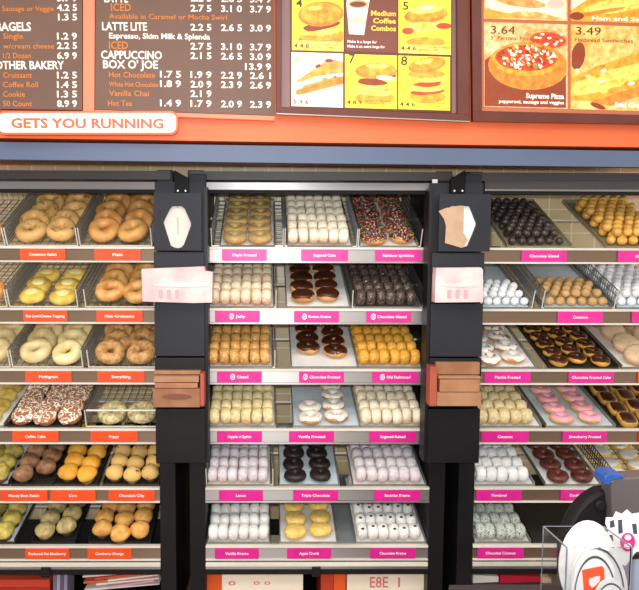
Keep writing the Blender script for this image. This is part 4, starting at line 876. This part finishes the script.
    # two bag bins
    for nm, za, zb_ in (('bag_bin', z1 - .003, z2 + .003), ('bag_bin', z2 - .003, z3)):
        zs = P(180, 303 if za > z2 else 409, YF).z; zu = P(180, 272 if za > z2 else 376, YF).z
        MB().box((x0, YF, zb_), (x1, -.012, zs)).box((x0, YF, zu), (x1, -.012, za)).box((x0, YF + .03, zs), (x1, -.012, zu)).build(nm, CHAR if za > z2 else BLACK, t, bev=.0015)
    MB().box((x1, YF + .012, z3), (x1 + .012, -.012, zt - .02)).build('side_channel', BLACK, t) if lefty else MB().box((x0 - .012, YF + .012, z3), (x0, -.012, zt - .02)).build('side_channel', BLACK, t)
    # bags resting in the bins, sticking out
    YB = YF - .045
    if lefty: q = [(141.5, 269), (204, 266.5), (205, 271), (212.5, 272), (212, 302.5), (194, 303), (142.5, 301.5)]
    else: q = [(436, 268), (481, 267.5), (483, 270), (483, 302), (435, 302.5)]
    b = empty('paper_bag_stack', P(178 if lefty else 459, 302, YB)); tag(b, ('wide stack' if lefty else 'short stack') + f' of pink and white printed paper bags {tag_}', 'paper bags')
    pts = [P(x, y, YB) for x, y in q]
    MB().prism(pts, (0, .05, 0)).build('bags', BAGP, b)
    zf = [P(160 if lefty else 440, y, YB - .001) for y in (284.5, 286)]
    a_, b__ = P(153 if lefty else 442, 285, YB), P(209 if lefty else 478, 285, YB)
    mid = (a_ + b__) / 2; hw_ = (b__.x - a_.x) / 2
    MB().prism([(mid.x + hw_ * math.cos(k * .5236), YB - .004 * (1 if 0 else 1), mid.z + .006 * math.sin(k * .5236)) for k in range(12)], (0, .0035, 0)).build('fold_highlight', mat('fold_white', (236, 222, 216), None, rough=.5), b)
    g = P(191 if lefty else 470, 290, YB)
    for k in range(3):
        MB().box((a_.x + .02 + k * .03, YB - .0006, a_.z - .050), (a_.x + .035 + k * .03, YB, a_.z - .018)).build('printed_patch', mat('pink_patch', (214, 160, 166), None, rough=.6), b)
    YB = YF - .05
    if lefty: X0, X1, ys = 152.5, 204, [372, 376.5, 383, 388.5, 408]
    else: X0, X1, ys = 430, 482, [363, 376, 379, 392, 406.5]
    b = empty('brown_bag_stack', P((X0 + X1) / 2, 408, YB)); tag(b, f'folded brown paper bags with red edges, {tag_}', 'paper bags')
    xa, xb = P(X0, 390, YB).x, P(X1, 390, YB).x
    edge = .028
    for k in range(len(ys) - 1):
        za, zb_ = P(178, ys[k], YB).z, P(178, ys[k + 1], YB).z
        sh_ = .004 * ((k * 7) % 3) ; thick = (za - zb_) - .002
        ya = YB + (.0 if k else .03) + .004 * (k % 2)
        cA, cB = (xa + sh_ + (0 if lefty else edge), xb - sh_ - (edge * .55 if lefty else 0))
        MB().box((cA, ya, zb_ + .001), (cB, YF + .025, za - .001)).build('folded_bag', [BAGB, mat('brown_bag_light', (180, 134, 100), (164, 118, 86), 12, .6)][k % 2 if k < 3 else (0 if lefty else 1)], b, bev=.002)
    zlo, zhi = P(178, ys[-1], YB).z, P(178, ys[0] + 2, YB).z
    if lefty: MB().box((cB + .0005, YB + .004, zlo + .004), (xb, YF + .025, zhi)).build('red_bag_side', BAGR, b, bev=.003)
    else: MB().box((xa, YB + .004, zlo), (cA - .0005, YF + .025, zhi - .006)).build('red_bag_side', BAGR, b, bev=.003)
    if lefty:
        mz = P(178, 397, YB).z
        MB().prism([((xa + xb) / 2 + .055 * math.cos(k * .5236) - .005, YB - .001 + .003, mz + .011 * math.sin(k * .5236)) for k in range(12)], (0, .0035, 0)).build('dark_print', mat('bag_print_dark', (120, 72, 56), None, rough=.6), b)
tower(True); tower(False)
# slate end caps above the towers
for a, b_, lab_ in ((188.8, 206, 'slate cap block on the hood beside the maple frosted basket'), (465.3, 482, 'slate cap block on the hood beside the chocolate donut holes')):
    p, q = P(a, 194, -.05), P(b_, 174, -.05); o = MB().box((p.x, -.05, p.z), (q.x, -.024, q.z)).build('hood_cap', CHAR, bev=.002); tag(o, lab_, 'cap block')

# ------------------------------------------------------------------ cartons under the racks
CW = mat('carton_white', (250, 238, 216), (244, 230, 206), 5, .6); CO = mat('carton_orange', (240, 96, 32), None, rough=.5); CRD = mat('carton_red', (200, 66, 38), None, rough=.5); CP = mat('carton_pink', (236, 120, 120), None, rough=.5)
ZB0 = 0.0355
def carton(a, b_, split, lab_, cols, words, dy=0.05):
    xa, xb, xs = P(a, 582, dy).x, P(b_, 582, dy).x, P(split, 582, dy).x
    ztop = ZR[5] - RAILH - .060
    o = empty('carton', ((xa + xb) / 2, dy, ZB0)); tag(o, lab_, 'carton')
    MB().box((xs, dy, ZB0), (xb, dy + .3, ztop)).build('white_side', CW, o)
    if cols: MB().box((xa, dy, ZB0), (xs, dy + .3, ztop)).build('orange_side', cols, o)
    for s, px, w_, h, m_ in words:
        letter(s, Vector((P(px, 582, dy).x, dy - .001, P(px, 582, dy).z)), w_, h, m_, o)
carton(207, 303, 222, 'white carton with orange end under the vanilla kreme tray', CO, [('o', 232, .03, .028, CP), ('o o', 262, .07, .022, CP)])
carton(346, 429, 347, 'white carton with red print under the chocolate kreme tray', None, [('E8E', 379, .075, .045, CP), ('I', 399, .008, .04, CP)])
o = MB().box((P(334, 582, .04).x, .04, ZB0), (P(345.5, 582, .04).x, .3, ZR[5] - RAILH - .060)).build('carton', CO); tag(o, 'narrow orange carton next to the white printed carton', 'carton')
o = MB().box((P(321, 582, .05).x, .05, ZB0), (P(333.5, 582, .05).x, .3, ZR[5] - RAILH - .062)).build('carton', CRD); tag(o, 'narrow red brown carton beside the orange carton', 'carton')
zt = ZR[5] - RAILH - .062
o = MB().box((-1.2, .05, ZB0), (P(50, 582, .05).x, .32, P(40, 586, .05).z)).build('red_box', mat('red_box', (190, 48, 30), (176, 40, 26), 6, .5)); tag(o, 'long red box under the muffins, below the orange tags', 'box')
o = MB().box((-1.2, .045, P(40, 586.5, .05).z + .001), (P(50, 582, .05).x, .30, P(40, 579, .05).z)).build('red_box', mat('red_box_light', (206, 66, 44), None, rough=.5)); tag(o, 'shallow lighter red box lying on the long red box', 'box')
bz = empty('sleeve_stack', (P(60, 586, .05).x, .06, ZB0)); tag(bz, 'crumpled purple and white sleeve beside the red box', 'sleeve')
for k, c in enumerate(((120, 108, 140), (170, 160, 180), (96, 88, 118), (150, 140, 165))):
    a = P(52 + k * 3.6, 582, .05).x; MB().prism([(a, .05, ZB0), (a + .012, .05, ZB0), (a + .02, .05, zt - .005 * (k % 2)), (a + .006, .05, zt - .008)], (0, .1, 0)).build('fold', mat('sleeve%d' % k, c, None, rough=.5), bz)
fold = [((236, 222, 214), 0.0), ((224, 88, 60), .012), ((248, 236, 226), .022), ((232, 104, 78), .032), ((250, 240, 232), .042), ((222, 176, 190), .056), ((240, 226, 224), .070)]
xa, xb = P(82, 585, .04).x, P(158, 585, .04).x
MB_ = []
for k, (c, dz) in enumerate(fold):
    o = MB().prism([(xa + .05 * (k % 3), .05 + .004 * k, zt - dz - .030), (xb - .02 * (k % 2), .05 + .004 * k, zt - dz - .002 - (.0 if k % 2 else .004)), (xb - .02 * (k % 2), .05 + .004 * k, zt - dz - .011), (xa + .05 * (k % 3), .05 + .004 * k, zt - dz - .038)], (0, .2, 0)).build('folded_carton', mat('flat_carton%d' % k, c, None, rough=.5))
    tag(o, f"{['off-white', 'orange red', 'cream', 'salmon', 'white', 'mauve', 'pale grey'][k]} flattened carton in the pile under the cranberry muffins", 'folded carton', 'flattened cartons')
xa = P(473, 580, .05).x
for k, (a, b_, y, c, nm) in enumerate(((473, 499, 579, (250, 240, 228), 'white'), (500, 541, 579, (206, 30, 60), 'crimson'), (541, 552, 580, (240, 196, 160), 'peach'))):
    o = MB().prism([(P(a, y, .05).x, .05, P(a, y - 4, .05).z), (P(b_, y, .05).x - .002, .05, P(b_, y - (2.5 if k < 2 else 1), .05).z), (P(b_, y, .05).x - .002, .05, P(b_, y + 3, .05).z), (P(a, y, .05).x, .05, P(a, y + 4, .05).z)], (0, .25, 0)).build('folded_carton', mat('fc%s' % nm, c, None, rough=.5)); tag(o, f'{nm} folded carton under the coconut donut tray', 'folded carton', 'folded cartons under donut hole rack')
o = MB().box((XL['R'] + .002, -.01, ZB0), (1.6, .33, P(500, 583, .05).z)).build('storage_bin', mat('bin_dark', (66, 62, 66), None, rough=.5)); tag(o, 'dark storage bin under the folded cartons', 'bin')

# ------------------------------------------------------------------ counter and things on it
CZ = P(500, 584, -1.125).z
ct = empty('counter', (.9, -1.35, 0)); tag(ct, 'dark grey counter edge below the card holder', 'counter')
cx0 = P(449, 584, -1.13).x; cyb = -1.125
MB().box((cx0, -1.75, CZ - .035), (1.7, cyb, CZ)).build('worktop', mat('counter_top', (58, 54, 58), (52, 48, 52), 6, .35), ct, bev=.004)
MB().box((cx0 + .03, -1.72, 0), (1.68, cyb - .03, CZ - .0355)).build('cabinet', BLACK, ct)
# clear acrylic holder
glass = bpy.data.materials.new('acrylic'); glass.use_nodes = True; gb = glass.node_tree.nodes['Principled BSDF']; gb.inputs['Transmission Weight'].default_value = 1; gb.inputs['Roughness'].default_value = .03; gb.inputs['IOR'].default_value = 1.12; gb.inputs['Base Color'].default_value = (.95, .96, .97, 1)
ACE = mat('acrylic_edge', (120, 120, 128), None, rough=.2)
YH = -1.36
hx0, hx1 = P(566, 590, YH).x, P(629, 590, YH).x; hz1 = P(563, 548, YH).z; hz2 = P(550, 527, YH + .1).z
h = empty('card_holder', ((hx0 + hx1) / 2, YH + .05, CZ)); tag(h, 'clear acrylic holder full of white oval cards on the counter', 'card holder')
bk = YH + .10
MB().box((hx0, bk, CZ + .001), (hx1, bk + .003, hz2)).build('back_wall', glass, h)
MB().box((hx0, YH, CZ + .001), (hx1, YH + .003, hz1)).build('front_wall', glass, h)
for x in (hx0 - .003, hx1):
    MB().prism([(x, YH, CZ + .001), (x, bk, CZ + .001), (x, bk, hz2), (x, YH, hz1)], (.003, 0, 0)).build('side_wall', glass, h)
    e = MB(); e.rod((x + .0015, YH, hz1 + .001), (x + .0015, bk, hz2 + .001), .0016); e.rod((x + .0015, bk + .001, CZ + .01), (x + .0015, bk + .001, hz2 + .001), .0016); e.rod((x + .0015, YH - .001, CZ + .01), (x + .0015, YH - .001, hz1), .0014); e.build('polished_edge', ACE, h)
e = MB(); e.rod((hx0, bk + .001, hz2 + .001), (hx1, bk + .001, hz2 + .001), .0008).build('top_edge', ACE, h)
OV = mat('card_white', (250, 250, 250), None, rough=.5); RG = mat('card_ring', (84, 92, 104), None, rough=.5); LOG = mat('logo_orange', (244, 88, 44), None, rough=.5); MAG = mat('badge_magenta', (196, 40, 120), None, rough=.5); STR = mat('stripe_slate', (66, 68, 86), None, rough=.5)
def oval(cx, cy, rx, ry, Y, rot=0, lab_='', ring=False, ringr=.86):
    o = empty('oval_card', P(cx, cy + ry, Y)); tag(o, lab_, 'card', 'oval cards in acrylic holder')
    n = 40
    f = lambda q, dY: [P(cx + rx * q * math.cos(t_) * math.cos(R(rot)) - ry * q * math.sin(t_) * math.sin(R(rot)), cy + rx * q * math.cos(t_) * math.sin(R(rot)) + ry * q * math.sin(t_) * math.cos(R(rot)), Y + dY) for t_ in [2 * math.pi * k / n for k in range(n)]]
    MB().prism(f(1, 0), (0, .003, 0)).build('card', OV, o)
    if ring:
        a, b_ = f(ringr, -.0006), f(ringr - .055, -.0006); mb = MB(); mb.add(a + b_, [(k, (k + 1) % n, n + (k + 1) % n, n + k) for k in range(n)]); mb.build('printed_ring', RG, o)
    return o
oval(588.5, 566, 29, 45, -1.262, 0, 'largest plain white oval card, at the back of the holder')
oval(600, 588, 28, 46, -1.285, -6, 'white oval card with grey ring, second from back', True, .88)
oc = oval(595, 597, 24, 47, -1.31, 0, 'white oval card with grey ring and orange emblem', True, .88)
def flat(pts, Y, m_, par, nm): return MB().prism([P(x, y, Y) for x, y in pts], (0, .0006, 0)).build(nm, m_, par)
flat([(582, 570), (602, 566), (604, 568), (605, 590), (602, 594), (585, 594), (584, 592)], -1.3112, LOG, oc, 'emblem')
flat([(589, 579), (594, 577), (600, 576), (600, 581), (596, 585), (592, 588), (589, 584)], -1.3119, OV, oc, 'emblem_inset')
oval(611, 612, 19, 34, -1.335, 0, 'smallest white oval card, at the front of the holder', True, .86)
sb = empty('starburst_card', P(625, 560, -1.2)); tag(sb, 'white starburst card with dark stripes and round magenta badge', 'card')
pts = [(605, 545), (604, 536), (609, 531), (605.5, 524), (606, 517.5), (613, 517.5), (616, 511.5), (622, 514), (627, 509.5), (632, 514), (640, 512.5), (648, 516), (655, 520), (655, 548), (636, 552), (626, 566), (612, 560)]
flat(pts, -1.20, OV, sb, 'card')
for q in ([(610, 521), (614, 520), (615, 527), (610, 528)], [(618, 520), (622, 519.5), (623, 533), (618.5, 534)], [(632, 524), (636.5, 523.5), (637.5, 534), (633.5, 534)], [(609, 535), (613, 535), (614, 541), (611, 541)]): flat(q, -1.2010, STR, sb, 'stripe')
flat([(628 + 7.3 * math.cos(k * .2618), 542 + 9.3 * math.sin(k * .2618)) for k in range(24)], -1.2018, MAG, sb, 'badge')
for cy in (537.5, 546): flat([(628 + 3.4 * math.cos(k * .5236), cy + 2.9 * math.sin(k * .5236)) for k in range(12)], -1.2026, mat('badge_pink', (255, 214, 226), None), sb, 'badge_disc')
flat([(590, 566), (660, 556), (660, 600), (590, 600)], -1.185, mat('mount_grey', (150, 156, 176), None, rough=.5), sb, 'lower_mount')
# black display / till seen from behind
DY = -1.02
dsp = empty('till_display', P(600, 560, DY)); tag(dsp, 'black till display with grey back panel and blue cap behind starburst card', 'till display')
GL = mat('gloss_charcoal', (20, 19, 22), (26, 24, 27), 9, .5, spec=.25); GP = mat('grey_panel', (96, 88, 88), (88, 80, 80), 5, .4)
prof = [(564, 545), (567, 532), (572, 521), (578, 511), (585, 503), (592, 497), (601, 492), (611, 490), (615, 495), (617, 545), (619, 600), (564, 600)]
mb = MB(); mb.prism([P(x, y, DY) for x, y in prof], (0, .045, 0)); mb.build('body', GL, dsp, bev=.008)
for cx, cy, r_ in ((590, 492, .007), (602, 489, .010)):
    p = P(cx, cy, DY + .03); MB().rod((p.x, p.y, p.z - .02), (p.x, p.y, p.z + .004), r_, 12).build('knob', GL, dsp, smooth=False)
p = P(600, 505, DY - .002); MB().rod((p.x, p.y, p.z), (p.x, p.y - .008, p.z), .013, 20).build('hinge', GL, dsp, bev=.003)
mb = MB(); mb.prism([P(x, y, DY - .03) for x, y in ((611, 481), (616, 478.5), (660, 476), (660, 560), (620, 552), (613, 520))], (0, .05, 0)); mb.build('back_panel', GP, dsp, bev=.004)
p = P(606, 484, DY - .03); q = P(626, 475.5, DY - .03)
mb = MB(); mb.prism([P(x, y, DY - .034) for x, y in ((604.5, 485), (605, 477), (609, 474), (622, 474.5), (625, 478), (612, 480.5), (610, 485))], (0, .05, 0)); mb.build('blue_cap', mat('blue_plastic', (40, 84, 160), None, rough=.3), dsp, bev=.002)
MB().box((P(611, 560, DY).x, DY + .0, CZ - .06), (P(650, 560, DY).x, DY + .05, P(611, 560, DY).z)).build('stand', GL, dsp)
